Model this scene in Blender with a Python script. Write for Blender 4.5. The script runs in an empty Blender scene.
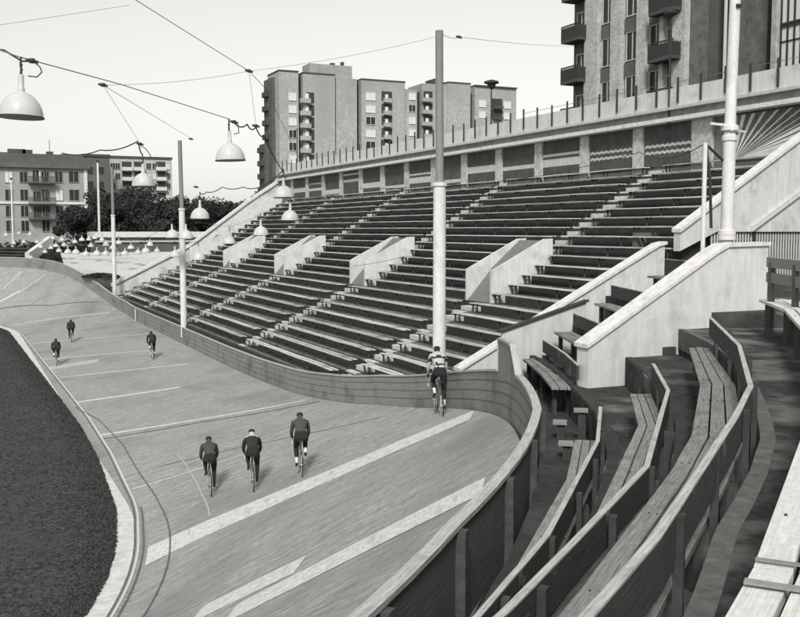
import bpy, bmesh, math, random
from mathutils import Vector, Matrix, noise
random.seed(7)
PI=math.pi
# ------------------------------------------------------------------ scene
scn=bpy.context.scene
COL=scn.collection
H=8.3; FPX=966.; PHI=math.radians(24.7); HZ=230.; PIT=math.atan((308.5-HZ)/FPX)
_c,_s=math.cos(PHI),math.sin(PHI)
AX=Vector((_s*math.cos(PIT),_c*math.cos(PIT),-math.sin(PIT)))
RX=Vector((_c,-_s,0)); UX=Vector((_s*math.sin(PIT),_c*math.sin(PIT),math.cos(PIT)))
def ray(px,py): return AX+RX*((px-400)/FPX)-UX*((py-308.5)/FPX)
def at(px,py,Z):
    v=ray(px,py); t=(Z-H)/v.z; return Vector((v.x*t,v.y*t,Z))
def atX(px,py,X):
    v=ray(px,py); t=X/v.x; return Vector((X,v.y*t,H+v.z*t))
def atY(px,py,Y):
    v=ray(px,py); t=Y/v.y; return Vector((v.x*t,Y,H+v.z*t))
def atD(px,py,d):
    v=ray(px,py); return Vector((v.x*d,v.y*d,H+v.z*d))
cam=bpy.data.cameras.new('camera'); co=bpy.data.objects.new('camera',cam); COL.objects.link(co)
cam.sensor_width=36; cam.lens=FPX/800*36; cam.clip_end=3000; cam.clip_start=.05
co.location=(0,0,H); co.rotation_euler=(PI/2-PIT,0,-PHI); scn.camera=co
scn.view_settings.view_transform='Standard'; scn.view_settings.look='None'
scn.view_settings.exposure=1.25; scn.view_settings.gamma=1
# ------------------------------------------------------------------ materials (black-and-white film: neutral greys)
def mat(name,g,rough=.85,ns=0,amt=0,axis=None,uv=False,bump=0,spots=None,rnd=0,detail=8,thr=None,metal=0,warm=0,tone2=None,grit=.12,gs_=22):
    """g base grey; ns noise scale; amt +-relative variation; axis=(sx,sy,sz) stretch; rnd per-object variation;
       tone2=(grey,scale,lo,hi) a second dirt tone laid over by a large noise"""
    m=bpy.data.materials.new(name); m.use_nodes=True; N=m.node_tree.nodes; L=m.node_tree.links
    b=N['Principled BSDF']; b.inputs['Roughness'].default_value=rough; b.inputs['Metallic'].default_value=metal
    try: b.inputs['Specular IOR Level'].default_value=.25
    except Exception: pass
    tc=N.new('ShaderNodeTexCoord'); mp=N.new('ShaderNodeMapping')
    L.new(tc.outputs['UV' if uv else 'Object'],mp.inputs[0])
    if axis: mp.inputs['Scale'].default_value=axis
    val=N.new('ShaderNodeValue'); val.outputs[0].default_value=g; cur=val.outputs[0]
    def mul(a,bk,op='MULTIPLY'):
        q=N.new('ShaderNodeMath'); q.operation=op
        if isinstance(a,(int,float)): q.inputs[0].default_value=a
        else: L.new(a,q.inputs[0])
        if isinstance(bk,(int,float)): q.inputs[1].default_value=bk
        else: L.new(bk,q.inputs[1])
        return q.outputs[0]
    if ns:
        n=N.new('ShaderNodeTexNoise'); n.inputs['Scale'].default_value=ns; n.inputs['Detail'].default_value=detail
        n.inputs['Roughness'].default_value=.65; L.new(mp.outputs[0],n.inputs['Vector'])
        r=N.new('ShaderNodeMapRange'); r.inputs[1].default_value=.3; r.inputs[2].default_value=.7
        r.inputs[3].default_value=1-amt; r.inputs[4].default_value=1+amt; L.new(n.outputs['Fac'],r.inputs[0])
        cur=mul(cur,r.outputs[0])
        if bump:
            bp=N.new('ShaderNodeBump'); bp.inputs['Strength'].default_value=bump; bp.inputs['Distance'].default_value=.02
            L.new(n.outputs['Fac'],bp.inputs['Height']); L.new(bp.outputs[0],b.inputs['Normal'])
    if ns and grit:
        ng=N.new('ShaderNodeTexNoise'); ng.inputs['Scale'].default_value=gs_; ng.inputs['Detail'].default_value=3; ng.inputs['Roughness'].default_value=.8
        L.new(tc.outputs['UV' if uv else 'Object'],ng.inputs['Vector'])
        rg_=N.new('ShaderNodeMapRange'); rg_.inputs[1].default_value=.32; rg_.inputs[2].default_value=.68
        rg_.inputs[3].default_value=1-grit; rg_.inputs[4].default_value=1+grit; L.new(ng.outputs['Fac'],rg_.inputs[0]); cur=mul(cur,rg_.outputs[0])
    if tone2:
        g2,s2,lo,hi=tone2
        n2=N.new('ShaderNodeTexNoise'); n2.inputs['Scale'].default_value=s2; n2.inputs['Detail'].default_value=6; n2.inputs['Roughness'].default_value=.6
        L.new(tc.outputs['UV' if uv else 'Object'],n2.inputs['Vector'])
        r2=N.new('ShaderNodeMapRange'); r2.inputs[1].default_value=lo; r2.inputs[2].default_value=hi; L.new(n2.outputs['Fac'],r2.inputs[0])
        mx=N.new('ShaderNodeMix'); mx.data_type='FLOAT'; L.new(r2.outputs[0],mx.inputs[0]); L.new(cur,mx.inputs[2]); mx.inputs[3].default_value=g2
        cur=mx.outputs[0]
    if rnd:
        oi=N.new('ShaderNodeObjectInfo'); r3=N.new('ShaderNodeMapRange'); r3.inputs[3].default_value=1-rnd; r3.inputs[4].default_value=1+rnd
        L.new(oi.outputs['Random'],r3.inputs[0]); cur=mul(cur,r3.outputs[0])
    cb=N.new('ShaderNodeCombineColor')
    L.new(cur,cb.inputs[0]); L.new(mul(cur,.992),cb.inputs[1]); L.new(mul(cur,.965),cb.inputs[2])
    L.new(cb.outputs[0],b.inputs['Base Color'])
    return m
M={}
M['track']=mat('track_boards',.27,.85,1.5,.34,axis=(5,.8,1),uv=True,bump=.35,tone2=(.17,.22,.5,.74),grit=.2,gs_=7,detail=12)
M['track_fine']=M['track']
M['band']=mat('pale_band',.52,.8,3,.25,axis=(2.5,.6,1),uv=True,grit=.2,gs_=9,tone2=(.3,1.3,.55,.75))
M['seamdark']=mat('dark_seam',.12,.9,5,.3)
M['seamlight']=mat('light_seam',.38,.9,4,.25)
M['strip']=mat('inner_concrete_strip',.54,.9,3,.2,tone2=(.4,1.2,.55,.7))
M['grass']=mat('infield_grass',.042,1,6,.6,bump=1,tone2=(.055,.5,.45,.66),grit=.45,gs_=3)
M['blade']=mat('grass_blade',.055,1,0,0,rnd=0)
M['ground']=mat('city_ground',.14,1,.3,.3)
M['earth']=mat('mottled_earth',.035,1,4,.5,bump=1,grit=.4,gs_=16,tone2=(.15,.9,.5,.66))  # dark earth with lighter patches at random
M['concrete_dark']=mat('dark_concrete',.04,.95,5,.4,bump=.3,tone2=(.09,.8,.5,.75))  # dark concrete with lighter mottling
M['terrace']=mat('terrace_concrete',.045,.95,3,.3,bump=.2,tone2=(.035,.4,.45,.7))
M['nosing']=mat('worn_step_edge',.17,.9,2.5,.5,grit=.3,gs_=9,tone2=(.07,.7,.5,.7))
M['step']=mat('stair_concrete',.5,.9,6,.3,bump=.2)
M['wood']=mat('weathered_bench_wood',.5,.8,3,.28,axis=(6,.5,6),bump=.3,rnd=.22,tone2=(.16,.9,.56,.72))
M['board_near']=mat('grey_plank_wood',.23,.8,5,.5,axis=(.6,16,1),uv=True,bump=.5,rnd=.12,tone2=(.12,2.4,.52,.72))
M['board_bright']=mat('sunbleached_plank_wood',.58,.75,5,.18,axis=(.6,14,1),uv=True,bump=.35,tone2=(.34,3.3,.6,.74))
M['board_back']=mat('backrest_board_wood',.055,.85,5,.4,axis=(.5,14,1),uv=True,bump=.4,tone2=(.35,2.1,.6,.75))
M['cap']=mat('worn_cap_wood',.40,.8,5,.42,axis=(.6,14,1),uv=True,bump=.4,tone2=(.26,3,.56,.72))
M['post_dark']=mat('tarred_post_wood',.05,.9,6,.3,bump=.3)
M['post_mid']=mat('grey_post_wood',.07,.9,6,.35,bump=.3)
M['fence']=mat('fence_boarding',.23,.85,4,.22,axis=(.5,9,1),uv=True,bump=.5,tone2=(.13,.8,.5,.7))
M['fence_out']=mat('fence_outer_boarding',.10,.9,4,.3,axis=(.5,9,1),uv=True,bump=.5)
M['white']=mat('whitewashed_plaster',.56,.9,3,.14,axis=(2.2,2.2,.35),bump=.35,tone2=(.40,1.3,.52,.72),grit=.12,gs_=30)
M['white_dirty']=mat('stained_whitewash',.60,.9,5,.16,bump=.2,tone2=(.36,.7,.5,.7))
M['slab']=mat('passage_slab_boards',.16,.9,4,.4,axis=(1,6,1),grit=.3)
M['coping']=mat('coping_concrete',.6,.85,6,.18,tone2=(.4,2.2,.56,.72))
M['pole']=mat('painted_pole',.62,.6,4,.12,axis=(1,1,.3),tone2=(.4,.7,.56,.7))
M['pole_up']=mat('grey_pole_tube',.2,.6,4,.12,axis=(1,1,.3))
M['enamel']=mat('white_enamel',.5,.35,3,.06,grit=.04)
M['dark']=mat('dark_iron',.04,.7)
M['cable']=mat('rubber_cable',.05,.8)
M['wire']=mat('steel_wire',.16,.6)
M['brick']=mat('pale_silicate_brick',.36,.9,1.2,.22,grit=.2,gs_=3,tone2=(.29,.06,.45,.65))
M['brick_dark']=mat('dark_brick',.10,.9,1,.3,grit=.4,gs_=6)
M['plaster']=mat('old_plaster',.31,.9,.7,.16,tone2=(.26,.1,.45,.65))
M['brick_mid']=mat('weathered_brick',.12,.9,1.5,.35,bump=.3)
M['plaster_dark']=mat('dark_plaster',.11,.9,.6,.2)  # even dark tone for walls, spandrels and set-back bays
M['roof']=mat('sheet_roof',.07,.8,.6,.25)
M['glass']=mat('window_glass',.03,.15)
M['curtain']=mat('curtained_pane',.62,.5)
M['frame']=mat('window_frame_paint',.6,.6)
M['recess']=mat('shaded_loggia',.05,.9)  # shade inside recesses and loggias put into a flat dark tone
M['pil']=mat('stone_pilaster',.42,.9,1.5,.18,bump=.3,grit=.3,gs_=5)
M['panelw']=mat('infill_brickwork',.16,.9,2.5,.3,bump=.3)
M['darkpanel']=mat('dark_painted_panel',.075,.8,2,.35)
M['raypanel']=mat('grey_mural_panel',.12,.85,3,.4,grit=.3,gs_=12)
M['stripe']=mat('painted_stripe',.46,.8,3,.15)
M['ledge']=mat('ledge_concrete',.22,.9,2,.3)
M['leaf']=mat('foliage_leaf',.035,.9,.9,.5)
M['bark']=mat('bark',.06,.95,3,.3)
M['skin']=mat('skin',.36,.6); M['cap_dark']=mat('dark_cap',.018,.7)
M['hair']=M['cap_dark']
M['jersey_grey']=mat('grey_jersey',.06,.9,30,.12); M['jersey_dark']=mat('dark_jersey',.028,.9,30,.15)
M['jersey_white']=mat('white_jersey',.42,.85,30,.06)
M['trousers']=mat('dark_trousers',.02,.9,30,.2); M['shoe']=mat('dark_shoe',.03,.6); M['sock']=mat('white_sock',.62,.9)
M['tyre']=mat('tyre_rubber',.03,.8); M['rim']=mat('alloy_rim',.55,.35,metal=.6); M['bike']=mat('bike_enamel',.12,.35); M['saddle']=mat('saddle_leather',.03,.6)
M['sand']=mat('pale_embankment',.5,.95,3,.12,tone2=(.4,.3,.5,.7))
# ------------------------------------------------------------------ builders
def tag(o,label=None,cat=None,group=None,kind=None):
    if label: o['label']=label
    if cat: o['category']=cat
    if group: o['group']=group
    if kind: o['kind']=kind
    return o
def empty(name,loc=(0,0,0),rz=0,**k):
    o=bpy.data.objects.new(name,None); COL.objects.link(o); o.location=loc; o.rotation_euler=(0,0,rz); o.empty_display_size=.3
    return tag(o,**k)
class MB:
    def __init__(s): s.v=[];s.f=[];s.uv=[];s.mi=[];s.cur=0
    def add(s,vs,fs,uvs=None):
        b=len(s.v); s.v+= [tuple(v) for v in vs]
        for i,f in enumerate(fs):
            s.f.append([b+j for j in f]); s.mi.append(s.cur)
            s.uv.append(uvs[i] if uvs else [(0,0)]*len(f))
    def box(s,x0,x1,y0,y1,z0,z1):
        vs=[(x,y,z) for x in (x0,x1) for y in (y0,y1) for z in (z0,z1)]
        s.add(vs,[(0,1,3,2),(4,6,7,5),(0,4,5,1),(2,3,7,6),(0,2,6,4),(1,5,7,3)])
    def obox(s,c,hx,hy,hz,rz=0,tilt=0):
        R=Matrix.Rotation(rz,3,'Z')@Matrix.Rotation(tilt,3,'X'); c=Vector(c)
        vs=[c+R@Vector((x,y,z)) for x in (-hx,hx) for y in (-hy,hy) for z in (-hz,hz)]
        s.add(vs,[(0,1,3,2),(4,6,7,5),(0,4,5,1),(2,3,7,6),(0,2,6,4),(1,5,7,3)])
    def bar(s,a,b,w,h,up=(0,0,1)):
        a=Vector(a);b=Vector(b);d=(b-a).normalized();u=Vector(up)
        if abs(d.dot(u))>.98:u=Vector((1,0,0))
        r=d.cross(u).normalized();u=r.cross(d).normalized()
        vs=[p+r*(i*w/2)+u*(j*h/2) for p in (a,b) for i in (-1,1) for j in (-1,1)]
        s.add(vs,[(0,1,3,2),(4,6,7,5),(0,4,5,1),(2,3,7,6),(0,2,6,4),(1,5,7,3)])
    def tube(s,pts,rad,n=8,cap=True):
        pts=[Vector(p) for p in pts]; rr=rad if isinstance(rad,(list,tuple)) else [rad]*len(pts)
        rings=[];pu=None
        for i,p in enumerate(pts):
            d=(pts[min(i+1,len(pts)-1)]-pts[max(i-1,0)]).normalized()
            u=pu if pu is not None else (Vector((1,0,0)) if abs(d.x)<.9 else Vector((0,1,0)))
            r=d.cross(u).normalized();u=r.cross(d).normalized();pu=u
            rings.append([p+(u*math.cos(2*PI*k/n)+r*math.sin(2*PI*k/n))*rr[i] for k in range(n)])
        vs=[v for r in rings for v in r];fs=[]
        for i in range(len(pts)-1):
            for k in range(n): fs.append((i*n+k,i*n+(k+1)%n,(i+1)*n+(k+1)%n,(i+1)*n+k))
        if cap: fs.append(tuple(range(n-1,-1,-1)));fs.append(tuple((len(pts)-1)*n+k for k in range(n)))
        s.add(vs,fs)
    def lathe(s,prof,n=24,c=(0,0,0)):
        c=Vector(c);vs=[];fs=[]
        for r,z in prof:
            for k in range(n): vs.append(c+Vector((r*math.cos(2*PI*k/n),r*math.sin(2*PI*k/n),z)))
        for i in range(len(prof)-1):
            for k in range(n): fs.append((i*n+k,i*n+(k+1)%n,(i+1)*n+(k+1)%n,(i+1)*n+k))
        s.add(vs,fs)
    def prism(s,poly,n0,n1):
        """poly: list of 3D points (planar), extruded by vector from n0 to n1"""
        n0=Vector(n0);n1=Vector(n1);m=len(poly)
        vs=[Vector(p)+n0 for p in poly]+[Vector(p)+n1 for p in poly]
        fs=[tuple(range(m-1,-1,-1)),tuple(range(m,2*m))]+[(i,(i+1)%m,m+(i+1)%m,m+i) for i in range(m)]
        s.add(vs,fs)
    def loft(s,secs,closed=True,caps=True,us=None,vsc=None):
        """secs: list of cross sections (same count), with uv (length, across)"""
        m=len(secs[0]);vs=[Vector(p) for q in secs for p in q];fs=[];uv=[];L=[0]
        for i in range(1,len(secs)): L.append(L[-1]+(Vector(secs[i][0])-Vector(secs[i-1][0])).length)
        if us is not None: L=us
        V=[0]
        for k in range(1,m+1): V.append(V[-1]+(Vector(secs[0][k%m])-Vector(secs[0][k-1])).length)
        off=random.random()*0
        for i in range(len(secs)-1):
            for k in range(m if closed else m-1):
                fs.append((i*m+k,i*m+(k+1)%m,(i+1)*m+(k+1)%m,(i+1)*m+k))
                uv.append([(L[i],V[k]),(L[i],V[k+1]),(L[i+1],V[k+1]),(L[i+1],V[k])])
        if caps and closed:
            a=tuple(range(m-1,-1,-1));b=tuple((len(secs)-1)*m+k for k in range(m))
            fs+=[a,b];uv+=[[(0,V[k]) for k in a],[(L[-1],V[k%m]) for k in range(m)]]
        s.add(vs,fs,uv)
    def mesh(s,name,mats,smooth=False):
        me=bpy.data.meshes.new(name);me.from_pydata(s.v,[],s.f)
        ul=me.uv_layers.new(name='UVMap');k=0
        for p,uvs in zip(me.polygons,s.uv):
            for j,li in enumerate(p.loop_indices): ul.data[li].uv=uvs[j]
        for mm in (mats if isinstance(mats,(list,tuple)) else [mats]): me.materials.append(mm)
        for p,i in zip(me.polygons,s.mi): p.material_index=i
        bm=bmesh.new();bm.from_mesh(me);bmesh.ops.recalc_face_normals(bm,faces=bm.faces[:]);bm.to_mesh(me);bm.free()
        if smooth:
            for p in me.polygons:p.use_smooth=True
            try: me.set_sharp_from_angle(angle=math.radians(35))
            except Exception: pass
        me.update();return me
    def build(s,name,mats,parent=None,smooth=False,**k):
        o=bpy.data.objects.new(name,s.mesh(name,mats,smooth));COL.objects.link(o)
        if parent: o.parent=parent
        return tag(o,**k)
def inst(name,me,parent=None,loc=(0,0,0),rz=0):
    o=bpy.data.objects.new(name,me);COL.objects.link(o);o.parent=parent;o.location=loc;o.rotation_euler=(0,0,rz);return o
def copy_tree(o,parent=None):
    c=o.copy();COL.objects.link(c);c.parent=parent
    for ch in list(o.children):copy_tree(ch,c)
    return c
ORD=['first','second','third','fourth','fifth','sixth','seventh','eighth','ninth','tenth','eleventh','twelfth','thirteenth','fourteenth','fifteenth','sixteenth','seventeenth','eighteenth','nineteenth','twentieth']
# ------------------------------------------------------------------ track geometry
RI=24.8; WT=8.1; CX=-20.; Y0=30.; Y1=83.
def tpos(u,w):
    r=RI+w
    if u<0: a=u/RI; return (CX+r*math.cos(a),Y0+r*math.sin(a))
    if u<Y1-Y0: return (CX+r,Y0+u)
    a=(u-(Y1-Y0))/RI; return (CX+r*math.cos(a),Y1+r*math.sin(a))
def tinv(x,y):
    if y<Y0: return (math.atan2(y-Y0,x-CX)*RI, math.hypot(x-CX,y-Y0)-RI)
    if y>Y1: return (Y1-Y0+math.atan2(y-Y1,x-CX)*RI, math.hypot(x-CX,y-Y1)-RI)
    return (y-Y0,x-CX-RI)
def u_of_Y(y):
    if y<Y0: return math.asin((y-Y0)/(RI+WT))*RI
    if y>Y1: return Y1-Y0+math.asin((y-Y1)/(RI+WT))*RI
    return y-Y0
FT=[(-200,5.6),(u_of_Y(15.5),5.6),(u_of_Y(17.2),5.42),(u_of_Y(20.2),4.96),(u_of_Y(22.3),4.62),(u_of_Y(24.2),4.28),(u_of_Y(27.9),3.63),(2.4,3.0),(8,2.44),(14,2.23),(20,2.16),(50,2.14),(u_of_Y(87.3),2.45),(u_of_Y(91.2),3.22),(u_of_Y(93.3),3.9),(u_of_Y(95.8),4.55),(u_of_Y(98.1),5.2),(u_of_Y(99.7),5.4),(u_of_Y(103),5.6),(400,5.6)]
def lerp_tab(T,x):
    if x<=T[0][0]: return T[0][1]
    for (a,b),(c,d) in zip(T,T[1:]):
        if x<=c: return b+(d-b)*(x-a)/(c-a)
    return T[-1][1]
def ftop(u):  # smoothed
    return sum(lerp_tab(FT,u+k) for k in (-1.5,-.75,0,.75,1.5))/5
def tz(u,w):
    h=ftop(u)-1.05
    if w<=0: return 0.
    t=w/WT
    return h*(t if w>.6 else t*(w/.6)**.0)*1.0
def hit(px,py):
    v=ray(px,py);t=4.;lo=None
    while t<260:
        x,y=v.x*t,v.y*t;u,w=tinv(x,y);z=H+v.z*t
        if -3<w<WT+.2 and z<=tz(u,w):
            a,b=t-.1,t
            for _ in range(20):
                m=(a+b)/2;x,y=v.x*m,v.y*m;u,w=tinv(x,y)
                if H+v.z*m<=tz(u,w): b=m
                else: a=m
            return (u,w,x,y,H+v.z*b)
        t+=.1
    return None
US=[-42+.8*i for i in range(int((42+Y1-Y0+85)/.8))]
def sheet(name,u0,u1,w0,w1,m,dz,nu=None,nw=8,**k):
    mb=MB();nu=nu or max(2,int((u1-u0)/.8));vs=[];fs=[];uv=[]
    for i in range(nu+1):
        u=u0+(u1-u0)*i/nu
        for j in range(nw+1):
            w=w0+(w1-w0)*j/nw;x,y=tpos(u,w);vs.append((x,y,tz(u,w)+dz))
    for i in range(nu):
        for j in range(nw):
            a=i*(nw+1)+j;q=(a,a+nw+1,a+nw+2,a+1);fs.append(q)
            uv.append([(u0+(u1-u0)*(i+di)/nu,w0+(w1-w0)*(j+dj)/nw) for di,dj in ((0,0),(1,0),(1,1),(0,1))])
    mb.add(vs,fs,uv);return mb.build(name,m,kind='structure',**k)
g=MB();g.add([(-1500,-300,-.02),(1500,-300,-.02),(1500,2500,-.02),(-1500,2500,-.02)],[(0,1,2,3)]);g.build('ground',M['ground'],kind='structure')
sheet('track',-44,150,-.3,WT,M['track'],.02,nw=84)
# concrete strip + infield
sheet('inner_path',-44,150,-1.6,0,M['strip'],.016,nw=3)
GT=[(-60,-.9),(-9,-.85),(-3,-.84),(0,-.68),(5.8,-.36),(11.5,-.25),(19.4,-.36),(33,-.62),(52,-.98),(68,-1.2),(200,-1.2)]
L1=[(-60,-.26),(-3.2,-.25),(0,-.06),(6.4,.2),(13.7,.3),(25,.18),(44,-.1),(74,-.42),(200,-.42)]
mb=MB();vs=[];
us=[-44+.4*i for i in range(int(194/.4))]
vs=[];fs=[];nn=len(us)
for u in us:
    w=lerp_tab(GT,u)+.14*noise.noise(Vector((u*.8,0,3)))+.07*noise.noise(Vector((u*3.1,5,3)))
    x,y=tpos(u,w);vs.append((x,y,.03))
vs.append((CX-30,56,.03))
for i in range(nn-1):fs.append((i,i+1,nn))
mb.add(vs,fs);mb.build('infield_grass',M['grass'],kind='structure')
# short rough grass along the edge and over the near infield, one uncountable mass
rb=random.Random(3);mb=MB()
for i in range(110000):
    if i<34000: u=-25+85*rb.random()**1.6;w=lerp_tab(GT,u)+.03-abs(rb.gauss(0,.5))
    else: u=-26+90*rb.random()**1.5;w=-1-rb.uniform(0,14)
    x,y=tpos(u,w);h=rb.uniform(.02,.05)*(1.6 if w>lerp_tab(GT,u)-.15 else 1);a=rb.uniform(0,PI);dx,dy=math.cos(a)*.035,math.sin(a)*.035
    lx,ly=rb.uniform(-.03,.03),rb.uniform(-.03,.03)
    mb.add([(x-dx,y-dy,.03),(x+dx,y+dy,.03),(x+lx,y+ly,.03+h)],[(0,1,2)])
mb.build('grass_tufts',M['blade'],label='dark uneven grass blades covering the infield beside the track',cat='grass',kind='stuff')
# bands across the boards
def band(name,pts,wid,m,dz,n=24,wid2=None):
    """pts: pixel centre line across the track"""
    P=[hit(*p) for p in pts];P=[p for p in P if p]
    if len(P)<2:return
    mb=MB();L=[];R=[];q=[]
    for (a,b) in zip(P,P[1:]):
        for i in range(n): 
            t=i/n;q.append((a[0]+(b[0]-a[0])*t,a[1]+(b[1]-a[1])*t))
    q.append((P[-1][0],P[-1][1]))
    vs=[];fs=[];uv=[]
    for i,(u,w) in enumerate(q):
        a=q[max(i-1,0)];b=q[min(i+1,len(q)-1)];du,dw=b[0]-a[0],b[1]-a[1];l=math.hypot(du,dw) or 1
        ww=wid if wid2 is None else wid+(wid2-wid)*i/(len(q)-1)
        for s in (-.5,.5):
            uu=u-dw/l*ww*s;w2=min(WT-.01,max(.0,w+du/l*ww*s));x,y=tpos(uu,w2);vs.append((x,y,tz(uu,w2)+dz))
    for i in range(len(q)-1):
        fs.append((2*i,2*i+1,2*i+3,2*i+2));uv.append([(0,i*.3),(ww,i*.3),(ww,i*.3+.3),(0,i*.3+.3)])
    mb.add(vs,fs,uv);mb.build(name,m,kind='structure')
band('pale_track_band',[(136,558),(200,532),(300,489),(400,446),(474,415)],1.45,M['band'],.030,wid2=.95)
band('pale_track_band',[(197,616),(301,565)],.72,M['band'],.030)
band('pale_track_band',[(230,616),(400,529),(484,487)],.74,M['band'],.034)
band('pale_track_line',[(100,436),(200,420),(306,401)],.26,M['band'],.030)
band('track_seam',[(101,440),(200,423),(320,402),(400,390)],.10,M['seamdark'],.034)
band('pale_track_line',[(76,403),(180,388),(270,378)],.34,M['band'],.030)
band('pale_track_line',[(112,478),(200,455),(330,420),(400,402)],.10,M['seamlight'],.030)
band('pale_track_line',[(133,490),(245,455)],.10,M['band'],.030)
band('track_seam',[(150,469),(240,448),(380,418)],.05,M['seamdark'],.030)
for i,(a,b) in enumerate([((60,378),(190,364)),((40,360),(160,350)),((52,372),(235,352)),((24,336),(138,320)),((30,344),(150,334)),((14,326),(110,313)),((70,392),(250,368))]):
    band('pale_track_line',[a,b],.2,M['band'],.028+.001*i)
band('track_seam',[(0,309),(50,306),(99,302)],.16,M['seamdark'],.034)
band('pale_track_line',[(0,302),(20,291)],.3,M['band'],.030)
band('pale_track_line',[(20,292),(45,275)],.2,M['seamlight'],.030)
band('pale_track_line',[(2,290),(22,271)],.2,M['seamlight'],.030)
band('pale_track_line',[(177,455),(184,463),(192,476),(201,494),(210,518)],.045,M['seamlight'],.040)
band('pale_track_patch',[(48,369),(98,361)],1.4,M['seamlight'],.026)
# lines running with the track
def uline(name,u0,u1,wf,wid,m,dz):
    mb=MB();n=int((u1-u0)/.5);vs=[];fs=[]
    for i in range(n+1):
        u=u0+(u1-u0)*i/n;w=wf(u)
        for s in (-.5,.5):
            x,y=tpos(u,w+wid*s);vs.append((x,y,tz(u,w+wid*s)+dz))
    for i in range(n):fs.append((2*i,2*i+1,2*i+3,2*i+2))
    mb.add(vs,fs);mb.build(name,m,kind='structure')
uline('track_seam',-40,60,lambda u:lerp_tab(L1,u)-.09,.05,M['seamdark'],.036)
uline('track_seam',-40,-1,lambda u:lerp_tab(L1,u)+.13,.05,M['seamdark'],.038)
uline('pale_track_line',-40,60,lambda u:lerp_tab(L1,u),.06,M['band'],.037)
uline('track_seam',-40,17,lambda u:lerp_tab([(-60,.85),(-8,.62),(-1.5,.5),(3,.58),(7.5,.75),(13,.6),(16.5,.1)],u),.045,M['seamdark'],.039)
# ------------------------------------------------------------------ fence round the track
fen=empty('track_fence',(12.9,40,0),label='continuous boarded wooden fence with a pale cap rail around the rim of the track',cat='fence')
FIN=WT+.05
def ftop2(u):
    y=tpos(u,FIN)[1];z=ftop(u)
    if u<Y1-Y0-5:
        if 15.9<y<18.3:
            if y<16.7:z+= (y-15.9)/.8*.58
            else: z+=.58+.12*(y-16.7)/1.6
    return z
def rel(p): return Vector(p)-fen.location
fu=[-44+.5*i for i in range(int((44+50+85)/.5))]
ua=u_of_Y(15.9);ub=u_of_Y(16.7);uc=u_of_Y(18.29);ud=u_of_Y(18.31)
fu=sorted(fu+[ua,ub,uc,ud])
DW=[(-60,-.2),(-18.5,-.17),(-16,.0),(-14,.1),(-12.2,.03),(-10,0)]
def fence_sec(w0,w1,z0,z1):
    out=[]
    for u in fu:
        k=lerp_tab(DW,u) if u<0 else 0;a=tpos(u,w0+k);b=tpos(u,w1+k);q=z1(u)
        out.append([rel((a[0],a[1],z0(u))),rel((b[0],b[1],z0(u))),rel((b[0],b[1],q)),rel((a[0],a[1],q))])
    return out
mb=MB();mb.loft(fence_sec(FIN,FIN+.04,lambda u:tz(u,WT)-.15,lambda u:ftop2(u)-.05),us=fu);mb.build('boarding',M['fence'],fen)
mb=MB();mb.loft(fence_sec(FIN+.042,FIN+.07,lambda u:max(0,tz(u,WT)-1.3),lambda u:ftop2(u)-.06),us=fu);mb.build('outer_boarding',M['fence_out'],fen)
mb=MB();mb.loft(fence_sec(FIN-.03,FIN+.10,lambda u:ftop2(u)-.05,lambda u:ftop2(u)),us=fu);mb.build('cap_rail',M['cap'],fen)
for z in (.25,.5,.75):
    mb=MB();mb.loft(fence_sec(FIN-.008,FIN-.001,lambda u:ftop(u)-z-.008,lambda u:ftop(u)-z+.008),us=fu);mb.build('board_joint',M['seamdark'],fen)
for i in range(62):
    u=-38+i*1.5 if i<40 else 22+(i-40)*2.4
    k=lerp_tab(DW,u) if u<0 else 0
    a=tpos(u,FIN+.072+k);b=tpos(u,FIN+.16+k);an=math.atan2(b[1]-a[1],b[0]-a[0]);c=((a[0]+b[0])/2,(a[1]+b[1])/2)
    zt=ftop2(u)-.06;zb=0 if u>10 else 3.6 if u<-14 else 1.0
    mb=MB();mb.obox(rel((c[0],c[1],(zt+zb)/2)),.048,.06,(zt-zb)/2,an);mb.build('post',M['post_mid'],fen)
# short white marker on the fence
mk=tpos(u_of_Y(74),FIN-.02);pp=atX(136,320,12.86)
mb=MB();mb.box(-.03,.02,-.09,.09,-.45,.5);o=mb.build('marker_board',M['coping'],None,label='narrow white upright marker board on the inner face of the far fence',cat='marker');o.location=(12.83,pp.y,1.55)
# ------------------------------------------------------------------ grandstand on the straight
XS=13.4;Z0S=2.3;NL=9;DL=.8;RL=.375;NU=14;DU=.635;RU=.395
rows=[];x=XS;z=Z0S
for i in range(NL+NU):
    d,r=(DL,RL) if i<NL else (DU,RU)
    rows.append((x,z,d));x+=d;z+=r
XE,ZE=x,z                                   # back of the top row
def rakeZ(X):
    if X<XS+NL*DL:return Z0S+(X-XS)/DL*RL
    return Z0S+NL*RL+(X-XS-NL*DL)/DU*RU
YN=27.35;YF=92.
VB=[(34.4,36.6),(47.9,50.1),(61.9,64.1),(75.9,78.1),(88.4,90.6)]     # stair / vomitory bays
XV0,XV1=20.0,22.75
gs=empty('grandstand',(XS,YN,0),label='long concrete grandstand of stepped terraces beyond the straight of the track',cat='grandstand')
G=lambda x,y,z:Vector((x-XS,y-YN,z))
def profile(x0,x1,zb=0):
    pts=[]
    for (rx,rz,d) in rows:
        a,b=max(rx,x0),min(rx+d,x1)
        if b-a>.001: pts+=[(a,rz),(b,rz)]
    return pts+[(pts[-1][0],zb),(pts[0][0],zb)]
mb=MB()
segs=[];y=YN
for a,b in VB: segs.append((y,a,0));segs.append((a,b,1));y=b
segs.append((y,YF,0))
for a,b,k in segs:
    for x0,x1,zb in ([(XS,XE,0)] if not k else [(XS,XV0,0),(XV1,XE,0)]):
        mb.prism([G(px,a,pz) for px,pz in profile(x0,x1,zb)],(0,0,0),(0,b-a,0))
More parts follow.
